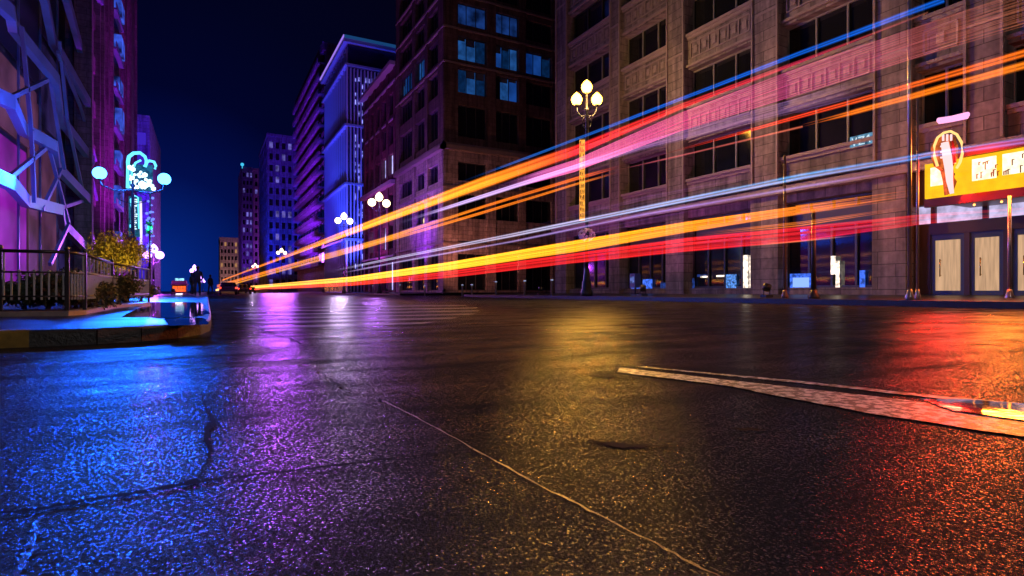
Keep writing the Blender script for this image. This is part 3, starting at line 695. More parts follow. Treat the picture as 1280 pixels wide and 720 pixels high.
for ri, (z0, z1) in enumerate(mrows):
    for bi, (a, b_) in enumerate(mb): window(bb, F3, a, b_, z0, z1, .4, vw if (ri, bi) in ((3, 0), (3, 1), (1, 1), (0, 0), (0, 2), (1, 3)) else navy_pane, frame_dark, 2)
# ---- blue lit glass tower with fins
gt = thing('glass_tower', 'blue lit glass tower with bright vertical fins facing the junction', 'building')
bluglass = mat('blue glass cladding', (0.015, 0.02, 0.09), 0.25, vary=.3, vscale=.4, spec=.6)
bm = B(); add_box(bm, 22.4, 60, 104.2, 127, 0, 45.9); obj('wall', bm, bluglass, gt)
whitem = mat('blue white metal fin', (.35, .40, .66), .4)
bm = B(); x = 22.1
while x < 31: add_box(bm, x, x + .16, 103.5, 104.2, 0.2, 40.5 if x < 29 else 37); x += 0.62
obj('south_fins', bm, mat('pale lavender fin', (.72, .70, .95), .4), gt)
bm = B(); y = 104.4
while y < 127: add_box(bm, 22.05, 22.4, y, y + .12, 3, 44); y += 2.1
obj('street_fins', bm, whitem, gt)
bm = B()
for z in (40.8, 30.0, 19.5, 9.5): add_box(bm, 21.7, 22.4, 103.4, 127, z, z + .4); add_box(bm, 22.4, 60, 103.4, 104.2, z, z + .4)
for z in (44.9,): add_box(bm, 21.5, 22.4, 103.2, 127, z, z + 1.1); add_box(bm, 22.4, 60, 103.2, 104.2, z, z + 1.1)
obj('floor_band', bm, whitem, gt)
bm = B()
add_box(bm, 21.35, 21.48, 103.0, 127, 45.6, 45.95); obj('roof_edge_light', bm, glow('violet edge light', (.40, .22, 1.0), .9), gt)
bm = B(); add_box(bm, 21.5, 60, 102.98, 103.15, 45.5, 46.0); obj('front_edge_light', bm, glow('cyan edge light', (.02, .14, .45), .35), gt)
tw = glow('tower window glow', (.30, .30, 1.0), 1.0, (1.6, 0.1, 1.8))
for r in range(24):
    bm = B()
    for k in range(12):
        if random.random() < .5: continue
        x0 = 23.3 + k * .62; zz = 3 + r * 1.55 + random.uniform(-.3, .3); add_box(bm, x0 + .2, x0 + .5, 104.1, 104.16, zz, zz + random.uniform(.4, 1.3))
    if len(bm.verts): obj('window', bm, tw, gt)
    else: bm.free()
# ---- purple balconied block
pt = thing('balcony_tower', 'purple lit block with stepped balconies behind the blue glass tower', 'building')
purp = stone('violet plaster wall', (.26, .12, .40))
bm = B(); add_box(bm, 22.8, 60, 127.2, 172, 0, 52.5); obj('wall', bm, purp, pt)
for k in range(14):
    z = 6 + k * 3.4
    bm = B(); add_box(bm, 21.4, 22.8, 128.5 + (k % 2) * 1.0, 171, z, z + .35); add_box(bm, 21.3, 21.42, 128.5 + (k % 2), 171, z + .35, z + 1.15); obj('balcony', bm, purp, pt)
    bm = B()
    for j in range(9): add_box(bm, 22.68, 22.8, 129.5 + j * 4.6, 132.4 + j * 4.6, z + .45, z + 2.9)
    obj('window', bm, glass_dark, pt)
bm = B(); add_box(bm, 22.0, 60, 127.2, 172, 52.5, 54.2); obj('roof', bm, purp, pt)
# ---- far blocks
def far_block(name, label, x0, x1, y, dep, h, m, nx, nz, litm, p, edge=None, seed=1):
    rnd = random.Random(seed)
    t = thing(name, label, 'building'); F = Face('S', y); FWW = Face('W', x0)
    bm = B(); add_box(bm, x0 + .4, x1, y + .4, y + dep, 0, h)
    bw = (x1 - x0) / nx; fh = (h - 2) / nz
    bs = [(x0 + bw * k + bw * .25, x0 + bw * k + bw * .8) for k in range(nx)]; rs = [(1 + fh * k + fh * .3, 1 + fh * k + fh * .85) for k in range(nz)]
    facade(bm, F, x0, x1, 0, h, bs, rs, .3, .1)
    ny = max(2, int(dep / 5)); bs2 = [(y + .4 + (dep - .4) / ny * (k + .25), y + .4 + (dep - .4) / ny * (k + .8)) for k in range(ny)]
    facade(bm, FWW, y + .4, y + dep, 0, h, bs2, rs, .3, .1)
    add_box(bm, x0 - .3, x1, y - .3, y + dep, h, h + .8)
    obj('wall', bm, m, t)
    for (z0, z1) in rs:
        l = [b for b in bs if rnd.random() < p]; dk = [b for b in bs if b not in l]
        bm = B(); [F.box(bm, a, b_, z0, z1, -.36, -.3) for a, b_ in dk]
        if dk: obj('window', bm, glass_dark, t)
        else: bm.free()
        bm = B(); [F.box(bm, a, b_, z0, z1, -.36, -.3) for a, b_ in l]
        if l: obj('lit_window', bm, litm, t)
        else: bm.free()
    if edge:
        bm = B(); add_box(bm, x0 - .5, x0 - .2, y - .5, y - .2, 3, h + .8); obj('edge_light', bm, edge, t)
    return t
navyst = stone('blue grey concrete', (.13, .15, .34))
dimv = glow('dim violet window', (.22, .18, .8), .5, (.5, .2, 1.6))
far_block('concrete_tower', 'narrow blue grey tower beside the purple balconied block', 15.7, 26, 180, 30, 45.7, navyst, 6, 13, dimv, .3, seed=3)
far_block('slab_tower', 'slim violet tower in the distance, left neighbour of the blue grey tower', 17.2, 24, 258, 30, 50.5, stone('mauve concrete', (.34, .22, .30)), 4, 15, dimv, .15, seed=4)
far_block('slab_tower', 'dark slab with a cyan beacon on its roof, furthest left of the distant towers', 13.0, 17.0, 262, 30, 51.5, stone('dark blue concrete', (.12, .12, .24)), 3, 15, dimv, .25, seed=5)
far_block('apartment_block', 'low pale block closing the far end of the street', 5.5, 17.4, 300, 25, 25, stone('cream stone', (.42, .33, .30)), 8, 7, glow('warm far window', (1, .5, .2), .4), .15, seed=6)
bc = B(); bmesh.ops.create_icosphere(bc, subdivisions=2, radius=.7, matrix=Matrix.Translation((13.0, 261, 53.0))); add_bar(bc, (13, 261, 51.4), (13, 261, 53), .15)
tag(obj('roof_beacon', bc, glow('cyan beacon', (.05, .5, .8), 1.2)), 'small cyan beacon standing on the roof of the dark slab', 'beacon')

# ---- left side: building wrapped in a folded steel lattice
XL = -8.0
lt = thing('lattice_building', 'building wrapped in folded blue steel lattice over magenta lit glass at the left edge', 'building')
FL = Face('E', XL)
mag = glow('magenta lit glass', (.27, .012, .40), .85, (.22, .35, 1.3)); pinkd = glow('dusky pink lit glass', (.16, .05, .13), .55, (.35, .4, 1.3)); navyl = glow('violet dim glass', (.035, .02, .12), .5, (.4, .2, 1.4))
dk = mat('black curtain wall', (.02, .02, .03), .3)
bm = B(); add_box(bm, -40, -9.2, 20, 50.5, 0, 34); obj('wall', bm, dk, lt)
def yL(px, X=XL): return on_x(px, X)
for i, (p0, p1, z0, z1, m) in enumerate(((-60, -10, .3, 9, mag), (-8, 33, .3, 8.3, mag), (36, 48, .3, 11.8, pinkd), (-60, -10, 9.4, 17, pinkd), (-8, 46, 8.7, 12.4, pinkd), (52, 72, .3, 10.5, pinkd), (75, 101, .3, 8.2, navyl), (52, 72, 10.9, 16, navyl), (75, 101, 8.6, 13, dk), (-8, 48, 12.9, 22, dk), (52, 101, 16.5, 30, dk))):
    bm = B(); add_box(bm, -9.16, -9.1, yL(p0, -9.1), yL(p1, -9.1), z0, z1); obj('glass_panel', bm, m, lt)
steel = mat('blue grey steel tube', (.20, .20, .42), .38, .2, vary=.4, vscale=1, bump=(5, .3, .02))
bm = B(); Y0 = 17.0
for k in range(8): # uprights
    y = Y0 + k * 4.6; add_box(bm, -9.1, -9.0, y, y + .12, 0, 34)
obj('upright', bm, steel, lt)
def beam(bm, pts, w=.30, h=.42):
    # folded box beam through points (y, z, out)
    P = [Vector((XL + o_, y, z)) for y, z, o_ in pts]
    for a, b_ in zip(P, P[1:]):
        d = (b_ - a).normalized(); s = d.cross(Vector((1, 0, 0))).normalized() * h / 2; n = s.cross(d).normalized() * w / 2
        R = [[bm.verts.new(q + s * i + n * j) for i, j in ((1, 1), (1, -1), (-1, -1), (-1, 1))] for q in (a - d * .05, b_ + d * .05)]
        for k in range(4): bm.faces.new((R[0][k], R[0][(k + 1) % 4], R[1][(k + 1) % 4], R[1][k]))
        bm.faces.new(R[0][::-1]); bm.faces.new(R[1])
def pz(px, py): d = XL / ray(px)[0]; return (d * ray(px)[1], hz(py, d))
ribs = [
    [(-60, -60), (0, 14), (24, 34), (60, 98), (82, 150), (108, 200)],
    [(-60, 90), (0, 126), (36, 162), (58, 182), (78, 210), (104, 250)],
    [(-60, 190), (0, 228), (40, 252), (66, 262), (84, 280), (108, 318)],
    [(20, -90), (45, -4), (72, 52), (104, 130)],
    [(60, -60), (74, -4), (108, 72)],
    [(-40, -160), (20, -90)],
    [(95, -60), (120, 0)],
]
for r in ribs:
    bm = B(); beam(bm, [(*pz(x, y), (.35 if i % 2 else -.25)) for i, (x, y) in enumerate(r)], .34, .62); obj('lattice_rib', bm, steel, lt)
for a, b_ in (((58, 182), (84, 280)), ((50, 262), (74, 212)), ((70, 65), (98, 132)), ((60, 98), (78, 210)), ((82, 150), (104, 250)), ((24, 34), (36, 162)), ((36, 162), (40, 252)), ((0, 126), (60, 98)), ((0, 228), (58, 182)), ((66, 262), (104, 250)), ((84, 280), (60, 330)), ((72, 52), (82, 150)), ((98, 132), (118, 200)), ((108, 200), (122, 260)), ((104, 250), (118, 318))):
    bm = B(); beam(bm, [(*pz(*a), .1), (*pz(*b_), .1)], .16, .22); obj('strut', bm, steel, lt)
bm = B(); y = yL(105); add_box(bm, -8.1, -7.8, y, y + .5, 0, 34); obj('corner_post', bm, steel, lt)
# ---- purple tower beyond
pu = thing('purple_tower', 'tall magenta lit tower with a column of blue glowing balconies', 'building')
FT = Face('E', -8.0)
mauve = stone('mauve stone', (.20, .09, .17))
bm = B(); add_box(bm, -30, -8.6, 52, 83, 0, 75)
tb = [(54, 57), (58.5, 61.5), (63.5, 68.5), (71, 74), (76, 79)]; tr_ = [(5 + 3.6 * k, 7.3 + 3.6 * k) for k in range(19)]
facade(bm, FT, 51.5, 83, 0, 75, tb, tr_, .4, .3); obj('wall', bm, mauve, pu)
bt = glow('blue balcony glow', (.05, .12, .9), .55, (.8, 0.1, 1.8))
for ri, (z0, z1) in enumerate(tr_):
    for bi, (a, b_) in enumerate(tb): window(pu, FT, a, b_, z0, z1, .35, bt if bi == 2 else glass_dark, frame_dark, 2)
for (z0, z1) in tr_:
    bm = B(); add_box(bm, -7.7, -7.3, 63.3, 68.7, z0 - .3, z0 - .12); add_box(bm, -7.35, -7.3, 63.3, 68.7, z0 - .12, z0 + .4)
    obj('balcony', bm, mat('blue grey balcony', (.15, .15, .30), .4), pu)
    if random.random() < .85: bm = B(); yy = 64.2 + random.uniform(0, 1.5); add_box(bm, -7.7, -7.38 + random.uniform(0, .3), yy, 67.5, z0 + .05, z1 - random.uniform(.2, 1.2)); obj('bay_window', bm, bt, pu)
bm = B()
for y in (51.5, 57.4, 62.4, 69.6, 75, 82.2): add_box(bm, -7.7, -7.45, y, y + .35, 3, 75)
obj('pilaster', bm, mauve, pu)
far_block('violet_block', 'small violet lit block just right of the tall magenta tower', -20, -6.7, 90, 20, 23.0, stone('violet plaster', (.30, .26, .5)), 6, 7, glow('blue violet pane', (.08, .03, .9), .55), 1.0, glow('violet corner light', (.3, .05, 1.0), .8), seed=8)

# ------------------------------------------------------------------ street lamps with three globes
iron = mat('black cast iron', (.03, .03, .032), .4, .3, bump=(30, .3, .004))
def globe_prof(r): return [(r * .35, -r * 1.0), (r * .75, -r * .75), (r, -r * .1), (r * .92, r * .35), (r * .6, r * .85), (r * .25, r * 1.15), (r * .05, r * 1.35)]
def round_prof(r): return [(r * math.sin(PI * k / 10) + .004, -r * math.cos(PI * k / 10)) for k in range(11)]
def make_lamp(label, globe_mat, z_arm=10.0, arm=.50, r=.235, group=None, banner=None, centre=True):
    t = thing('street_lamp', label, 'street lamp', group=group)
    bm = B(); add_lathe(bm, [(.30, 0), (.30, .25), (.24, .32), (.22, .7), (.17, .8), (.13, 1.3), (.10, 1.5)], 12); obj('base', bm, iron, t)
    bm = B(); add_lathe(bm, [(.10, 1.5), (.095, 3), (.13, 3.05), (.13, 3.15), (.09, 3.2), (.065, z_arm - .6), (.11, z_arm - .55), (.11, z_arm - .45), (.05, z_arm - .4), (.05, z_arm + (.42 if centre else -.2))], 12); obj('shaft', bm, iron, t)
    ar = B()
    for s in (-1, 1):
        add_path(ar, [(0, 0, z_arm - .75), (s * arm * .55, 0, z_arm - .85), (s * arm * .95, 0, z_arm - .6), (s * arm, 0, z_arm - .25)], .035, 8)
        add_path(ar, [(0, 0, z_arm - 1.5), (s * arm * .4, 0, z_arm - 1.3), (s * arm * .45, 0, z_arm - 1.0), (s * arm * .2, 0, z_arm - .85)], .022, 6)
        add_lathe(ar, [(.05, -.28), (.10, -.2), (.12, -.15), (.12, -.12)], 10, (s * arm, 0, z_arm - .09))
    obj('arms', ar, iron, t)
    for s in (-1, 1):
        bm = B(); add_lathe(bm, (round_prof if not centre or r > .4 else globe_prof)(r), 20, (s * arm, 0, z_arm)); obj('globe', bm, globe_mat, t)
    if centre:
        bm = B(); add_lathe(bm, globe_prof(r), 16, (0, 0, z_arm + .62)); obj('globe', bm, globe_mat, t)
    return t
amber = glow('amber globe', (1.0, 0.44, 0.035), 26.0)
LX = 16.6
def lampY(px): return on_x(px, LX)
L1 = make_lamp('street lamp with three amber globes and a lit vertical banner, before the stone building', amber, 9.75, .50, .27)
L1.location = (LX, on_x(733.5, LX), .15); L1.rotation_euler.z = -YAW
ban = glow('amber lit banner', (1.0, .40, .05), 1.1, (5, .7, 1.3))
bm = B(); add_box(bm, -.36, -.10, -.03, .03, 3.75, 7.75); bo = obj('banner', bm, ban, L1)
bm = B()
for i in range(13):   # rows of dark strokes: the lettering is not readable
    z = 3.95 + i * .295
    for j in range(3):
        if random.random() < .8: add_box(bm, -.33 + j * .075 + random.uniform(-.01, .01), -.29 + j * .075, -.036, -.031, z, z + random.uniform(.08, .2))
    add_box(bm, -.32, -.14, -.036, -.031, z - .04, z - .015)
obj('banner_marks', bm, mat('dark red print', (.10, .02, .01), .6), bo)
bm = B(); add_box(bm, -.40, 0, -.02, .02, 7.78, 7.83); add_box(bm, -.40, 0, -.02, .02, 3.68, 3.73); obj('banner_rail', bm, iron, L1)
bm = B()
rnd = random.Random(3)
for i in range(60):
    v = Vector((rnd.gauss(0, 1), rnd.gauss(0, 1), rnd.gauss(0, 1))).normalized() * .34
    v.z *= .8; v.x *= 1.1; bmesh.ops.create_icosphere(bm, subdivisions=1, radius=.075, matrix=Matrix.Translation(v + Vector((0, 0, 3.05))))
fb = obj('flower_ring', bm, mat('pale petals', (.75, .62, .72), .6), L1)
light('lamp_light', 'POINT', (0, -.6, 9.9), (1.0, .58, .22), 950, L1, .25)
light('lamp_beam', 'SPOT', (0, -.5, 9.6), (1.0, .46, .045), 9500, L1, .35, target=(0, -30, 2), spot=2.9, blend=1.0)

far_amb = glow('far warm globe', (1.0, .72, .42), 6.0)
fl = make_lamp('distant street lamp with white globes in front of the blue glass tower', far_amb, 9.9, .8, .42, 'lamps receding down the far pavement')
fl.location = (LX, lampY(430), .15)
light('lamp_light', 'POINT', (-.8, -1.4, 9.9), (.45, .20, 1.0), 900, fl, .3)
fb_ = light('lamp_beam', 'SPOT', (-.8, -1.4, 9.6), (.85, .62, 1.0), 4500, fl, .5, target=(-17, -78, 0), spot=.9, blend=.9)
for px, lab in ((352, 'distant street lamp with white globes below the blue grey tower'), (319, 'distant street lamp with white globes right of the low pale block'), (292, 'furthest street lamp, orange against the low pale block'), (474, 'distant street lamp standing in front of the maroon brick building')):
    c = copy_tree(fl); c.location = (LX, lampY(px), .15); c['label'] = lab
    for ch in c.children:
        if ch.type == 'LIGHT' and ch.data.type == 'SPOT':
            ch.data = ch.data.copy()
            if px == 352: ch.data.energy = 52000; ch.data.color = (.50, .10, 1.0); ch.data.shadow_soft_size = 4
            elif px == 474: ch.data.energy = 2500; ch.data.color = (.5, .15, 1.0)
            else: ch.data.energy = 5000

# left lamps with blue white globes
blueg = glow('blue white globe', (0.055, 0.34, 1.0), 9.0)
L2 = make_lamp('twin globe street lamp with bright blue white globes above the small yellow tree', blueg, 6.35, 1.42, .31, centre=False)
p = at(166, 30); L2.location = (p.x, p.y, .12); L2.rotation_euler.z = -math.radians(-5)
light('lamp_light', 'POINT', (0, -1.2, 6.0), (.02, .14, 1.0), 500, L2, .35)
for sx in (-1.42, 1.42): light('lamp_beam', 'SPOT', (sx, -.5, 6.2), (.006, .11, 1.0), 7500, L2, .5, target=(sx * .6, -30, 1), spot=2.4, blend=1.0)
violg = glow('violet white globe', (.55, .25, 1.0), 6.0)
L3 = make_lamp('violet street lamp beyond the green signal on the left pavement', violg, 4.1, .55, .42, centre=True)
p = at(192, 60); L3.location = (p.x, p.y, .12)
light('lamp_light', 'POINT', (0, -1.0, 3.8), (.45, .05, 1.0), 2500, L3, .3)

fill_lamp = copy_tree(L1)  # unseen lamp added to light the near road and its white line
fill_lamp.location = (5.5, -6.5, 0); fill_lamp['label'] = 'added street lamp with amber globes behind the viewpoint, lighting the near road'
for ch in list(fill_lamp.children):
    if ch.name.split('.')[0] in ('banner', 'banner_rail', 'flower_ring', 'lamp_beam'):
        for g in list(ch.children): bpy.data.objects.remove(g)
        bpy.data.objects.remove(ch)
    elif ch.type == 'LIGHT':
        ch.data = ch.data.copy(); ch.data.energy = 1200; ch.data.color = (.85, .84, .90); ch.location = (-.3, .5, 8.8)
for X_, Y_, lab in ((-1.6, 96, 'violet street lamp deeper down the left pavement, next after the first violet one'), (-1.4, 140, 'small violet street lamp far down the left pavement'), (-1.0, 200, 'tiny furthest violet street lamp of the left pavement')):
    c = copy_tree(L3); c.location = (X_, Y_, .12); c['label'] = lab
    c['group'] = 'violet lamps down the left pavement'; c.scale = (.62, .62, .8)
    for ch in list(c.children):
        if ch.type == 'LIGHT': bpy.data.objects.remove(ch)
L3['group'] = 'violet lamps down the left pavement'
# traffic signal
p = at(183, 40)
ts = thing('traffic_signal', 'traffic signal showing green beside the vertical theatre sign', 'traffic signal', (p.x + .2, p.y, .12))
bm = B(); add_bar(bm, (0, 0, 0), (0, 0, 5.3), .08, 10, .06); obj('mast', bm, iron, ts)
bm = B(); add_box(bm, -.2, .2, -.32, -.08, 4.3, 5.35)
for z in (4.5, 4.83, 5.16): add_lathe(bm, [(.13, -.1), (.14, .1)], 10, (0, -.3, z))
obj('housing', bm, iron, ts)
bm = B(); bmesh.ops.create_uvsphere(bm, u_segments=12, v_segments=8, radius=.17, matrix=Matrix.Translation((0, -.36, 4.68))); obj('green_light', bm, glow('green signal', (.02, 1.0, .35), 3.5), ts)
light('signal_light', 'POINT', (0, -.8, 4.68), (.02, 1.0, .4), 120, ts, .15)

# lit theatre sign on the left: scrolled bulb crown, vertical board and a white tube
p = at(174, 34)
vs = thing('theatre_sign', 'vertical theatre sign outlined in cyan bulbs with scrolled crown and white tube', 'sign', (p.x, p.y, 0), -YAW * .25)
def q(px, py, w=0): return Vector(((px - 174) / F_PX * 34, w, hz(py, 34)))
cy = glow('cyan bulbs', (.10, .62, 1.0), 2.2); cyw = glow('white bulbs', (.62, .88, 1.0), 2.0, (7, .15, 1.5)); dimc = glow('cyan lit board', (.02, .20, .35), .5, (5, .3, 1.4))
bm = B()
add_path(bm, [q(162, 236), q(162, 204), q(163, 197), q(168, 192), q(175, 191), q(180, 195), q(182, 202), q(180, 208)], .10, 6)
add_path(bm, [q(181, 203), q(185, 200), q(190, 201), q(192, 206), q(191, 210)], .08, 6)
add_path(bm, [q(166, 232), q(166, 215), q(170, 204), q(176, 200)], .06, 6)
add_path(bm, [q(165, 285), q(165, 250), q(169, 245), q(173, 247), q(174, 286)], .07, 6)
obj('bulb_outline', bm, cy, vs)
bm = B()
for i in range(75):
    x = random.uniform(164, 190); y = random.uniform(205, 235)
    if y < 236 - (190 - x) * 1.2 and x < 170 and random.random() < .5: continue
    if y < 214 + (x - 176) * 1.0 : continue
    bm = B(); bmesh.ops.create_icosphere(bm, subdivisions=1, radius=random.uniform(.06, .16), matrix=Matrix.Translation(q(x, y, random.uniform(-.1, .1)))); obj('bulb', bm, glow('bright white bulbs', (.55, .85, 1.0), 3.0), vs)
bm = B()
for i in range(15):
    z = q(0, 250 + i * 2.6).z
    a = q(167, 0).x; add_box(bm, a, a + random.uniform(.14, .27), -.12, -.07, z - .035, z + .035)
obj('sign_letters', bm, cyw, vs)
bm = B(); add_box(bm, q(163, 0).x, q(176, 0).x, -.05, .2, q(0, 296).z, q(0, 246).z); add_box(bm, q(163, 0).x, q(188, 0).x, .12, .2, q(0, 238).z, q(0, 205).z); obj('sign_board', bm, dimc, vs)
bm = B(); add_path(bm, [q(176, 322), q(176, 290), q(175.5, 252)], .07, 8); obj('white_tube', bm, glow('white lilac tube', (.8, .7, 1.0), 1.4), vs)
bm = B()
for i in range(34):
    x = random.uniform(180, 190); y = random.uniform(243, 318); bm = B(); bmesh.ops.create_icosphere(bm, subdivisions=1, radius=random.uniform(.04, .10), matrix=Matrix.Translation(q(x, y, random.uniform(0, .4)))); obj('string_bulb', bm, glow('blue violet bulbs', (.14, .22, 1.0), 1.6), vs)
bm = B(); add_bar(bm, q(170, 372), q(170, 300), .12, 10); add_bar(bm, q(185, 372), q(185, 240, .2), .04, 8); obj('sign_post', bm, iron, vs)
light('sign_light', 'POINT', q(176, 225, -1.5), (.01, .22, 1.0), 700, vs, .8)
light('sign_beam', 'SPOT', q(176, 225, -1.2), (.006, .13, 1.0), 7500, vs, .8, target=(0, -30, 1), spot=2.4, blend=1.0)

# ------------------------------------------------------------------ coloured floodlights standing on the pavements
def flood(loc, tgt, col, power, label, spot=1.4):
    t = thing('floodlight', label, 'floodlight', loc)
    d = (Vector(tgt) - Vector(loc)).normalized()
    bm = B(); add_box(bm, -.18, .18, -.12, .12, 0, .08); add_bar(bm, (-.16, 0, .05), (-.16, 0, .35), .015); add_bar(bm, (.16, 0, .05), (.16, 0, .35), .015); obj('bracket', bm, iron, t)
    bm = B(); c = Vector((0, 0, .35)); add_bar(bm, c - d * .12, c + d * .1, .13, 12, .15); obj('housing', bm, iron, t)
    l = light('flood_beam', 'SPOT', c + d * .16, col, power, t, .12, spot=spot, blend=.8)
    l.rotation_euler = d.to_track_quat('-Z', 'Y').to_euler()
    return t
V = (.30, .05, 1.0); PU = (.62, .06, 1.0); BL = (.08, .12, 1.0); MG = (1.0, .10, .65)
flood((17, 60, .2), (22, 64, 14), (.20, .02, 1.0), 11000, 'violet floodlight at the foot of the dark office block')
flood((17, 78, .2), (22, 82, 16), (.8, .06, .9), 4500, 'magenta floodlight at the foot of the maroon brick building')
flood((17, 98, .2), (24, 104, 22), (.06, .09, 1.0), 45000, 'blue floodlight in front of the glass tower')
flood((12, 112, .1), (22, 118, 26), (.07, .04, 1.0), 26000, 'blue floodlight beside the glass tower')
flood((10, 135, .1), (22, 150, 28), (.34, .03, 1.0), 60000, 'purple floodlight before the balconied block')
flood((8, 165, .1), (19, 182, 24), (.04, .05, 1.0), 45000, 'blue floodlight before the blue grey tower')
flood((8, 238, .1), (17, 262, 26), (.35, .05, 1.0), 36000, 'violet floodlight before the distant slabs')
flood((6, 280, .1), (11, 300, 12), (1.0, .5, .6), 9000, 'warm floodlight before the low pale block')
flood((-2.5, 56, .13), (-8, 66, 36), (.55, .02, .9), 22000, 'magenta floodlight at the foot of the tall tower')
flood((-3.5, 80, .13), (-12, 90, 14), (.12, .02, 1.0), 30000, 'violet floodlight before the small violet block')
flood((-4.5, 32, .13), (-8, 34, 9), (.04, .08, 1.0), 1500, 'blue floodlight under the steel lattice', 2.2)
flood((17.5, 20, .19), (22, 24, 13), (.75, .12, .50), 700, 'rose floodlight at the foot of the brown stone building', 2.3)
flood((17.5, 29, .19), (22, 30, 13), (.75, .12, .60), 700, 'rose floodlight near the far corner of the brown stone building', 2.3)
flood((17.5, 13.5, .19), (22, 14, 12), (.9, .25, .35), 420, 'rose floodlight near the theatre end of the brown stone building', 2.3)
flood((20, 51, .15), (28, 56, 12), (1.0, .36, .26), 1900, 'orange floodlight facing the side wall of the dark office block', 2.2)

# ------------------------------------------------------------------ planter corner on the left
railm = mat('painted iron railing', (.035, .032, .04), .4, .1); pickm = mat('pale iron picket', (.45, .43, .46), .5)
soil = mat('dark soil', (.02, .015, .012), .9, bump=(20, 1, .03))
fence_pts = [at(-260, 6.6), at(0, 6.45), at(84, 6.7), at(106, 7.1), at(140, 9.4), at(186, 12.2)]
stn = mat('pinkish granite edging', (.34, .25, .25), .35, vary=.4, vscale=12, bump=(50, .6, .004))
pl = thing('planter_bed', 'low granite edged planter bed behind the yellow kerb', 'planter')
inn = [at(-260, 14), at(110, 14), at(178, 14)]
pe = [p + Vector((.05, -.22, 0)) for p in fence_pts]
bm = B()
for a, b_ in zip(pe, pe[1:]):
    d = (b_ - a).normalized(); n = Vector((-d.y, d.x, 0)) * .16
    q0 = [a, b_, b_ + n, a + n]; v0 = [bm.verts.new((p.x, p.y, .10)) for p in q0]; v1 = [bm.verts.new((p.x, p.y, .17)) for p in q0]
    bm.faces.new(v1)
    for k in range(4): bm.faces.new((v0[k], v0[(k + 1) % 4], v1[(k + 1) % 4], v1[k]))
obj('edging', bm, stn, pl)
sheet('soil', [(p.x, p.y + .12) for p in pe] + [(p.x, p.y) for p in inn[::-1]], .16, soil, kind=None).parent = pl
fn = thing('iron_fence', 'low iron picket fence around the planter bed at the left', 'fence')
def seg(bm, a, b_, z, r=.014): add_bar(bm, Vector((a.x, a.y, z)), Vector((b_.x, b_.y, z)), r, 6)
for z, r, nm in ((.86, .022, 'top_rail'), (.62, .012, 'middle_rail'), (.34, .012, 'lower_rail')):
    bm = B()
    for a, b_ in zip(fence_pts, fence_pts[1:]): seg(bm, a, b_, z, r)
    obj(nm, bm, railm, fn)
bm = B()
for a, b_ in zip(fence_pts, fence_pts[1:]):
    n = int((b_ - a).length / .066)
    for k in range(n):
        p = a.lerp(b_, (k + .5) / n)
        add_box(bm, p.x - .009, p.x + .009, p.y - .006, p.y + .006, .30, .62 if k % 5 else .84)
        if k % 2 == 0: bmesh.ops.create_icosphere(bm, subdivisions=1, radius=.018, matrix=Matrix.Translation((p.x, p.y, .635)))
pk_ = obj('pickets', bm, pickm, fn); pk_['kind'] = 'stuff'
for p in fence_pts[1:] + [fence_pts[0].lerp(fence_pts[1], .5)]:
    bm = B(); add_box(bm, p.x - .02, p.x + .02, p.y - .02, p.y + .02, .12, .88); bmesh.ops.create_uvsphere(bm, u_segments=8, v_segments=6, radius=.03, matrix=Matrix.Translation((p.x, p.y, .9))); obj('post', bm, railm, fn)

def leaf_mat(name, col, tr=.3):
    m = mat(name, col, .5, vary=.5, vscale=6); return m
def leaves(bm, rnd, c, rad, n, s):
    for i in range(n):
        v = Vector((rnd.gauss(0, 1), rnd.gauss(0, 1), rnd.gauss(0, 1))); v = v.normalized() * rnd.random() ** .45
        p = Vector(c) + Vector((v.x * rad[0], v.y * rad[1], v.z * rad[2]))
        a = Vector((rnd.uniform(-1, 1), rnd.uniform(-1, 1), rnd.uniform(-1, 1))).normalized(); b_ = a.orthogonal().normalized() * s * .45; a = a * s
        bm.faces.new([bm.verts.new(p - a), bm.verts.new(p + b_ - a * .1), bm.verts.new(p + a), bm.verts.new(p - b_ - a * .1)])
def shrub(loc, rad, n, s, m, label, seed, lobes=5, name='shrub', trunk=None, cat='shrub', group=None):
    rnd = random.Random(seed); t = thing(name, label, cat, loc, group=group)
    bm = B()
    for k in range(lobes):
        c = (rnd.uniform(-.6, .6) * rad[0], rnd.uniform(-.6, .6) * rad[1], rad[2] * rnd.uniform(.6, 1.35) + (trunk or 0)); f = rnd.uniform(.45, .7)
        leaves(bm, rnd, c, (rad[0] * f, rad[1] * f, rad[2] * f), n // lobes, s)
    obj('crown' if trunk else 'foliage', bm, m, t)
    bm = B(); h = (trunk or .05) + rad[2]
    add_path(bm, [(0, 0, 0), (.02, .01, h * .4), (-.01, 0, h * .8)], [.035, .03, .018], 7)
    for k in range(5):
        a = rnd.uniform(0, 2 * PI); z = h * rnd.uniform(.4, .75); add_bar(bm, (0, 0, z), (math.cos(a) * rad[0] * .6, math.sin(a) * rad[1] * .6, z + rad[2] * .5), .016, 6, .006)
    obj('trunk' if trunk else 'stem', bm, mat('bark', (.06, .045, .035), .8), t)
    return t
yl = leaf_mat('yellow autumn leaves', (.26, .23, .035)); dg = leaf_mat('dark evergreen leaves', (.035, .05, .03))
p = at(146, 13.0)
tr = shrub((p.x, p.y, .16), (.62, .55, .62), 6500, .030, yl, 'small tree with yellow lit leaves in front of the steel lattice', 5, 16, 'small_tree', .45, 'tree')
light('tree_uplight', 'SPOT', (.25, -.9, .3), (1.0, .62, .12), 110, tr, .05, target=(0.05, 0, 1.7), spot=1.3)
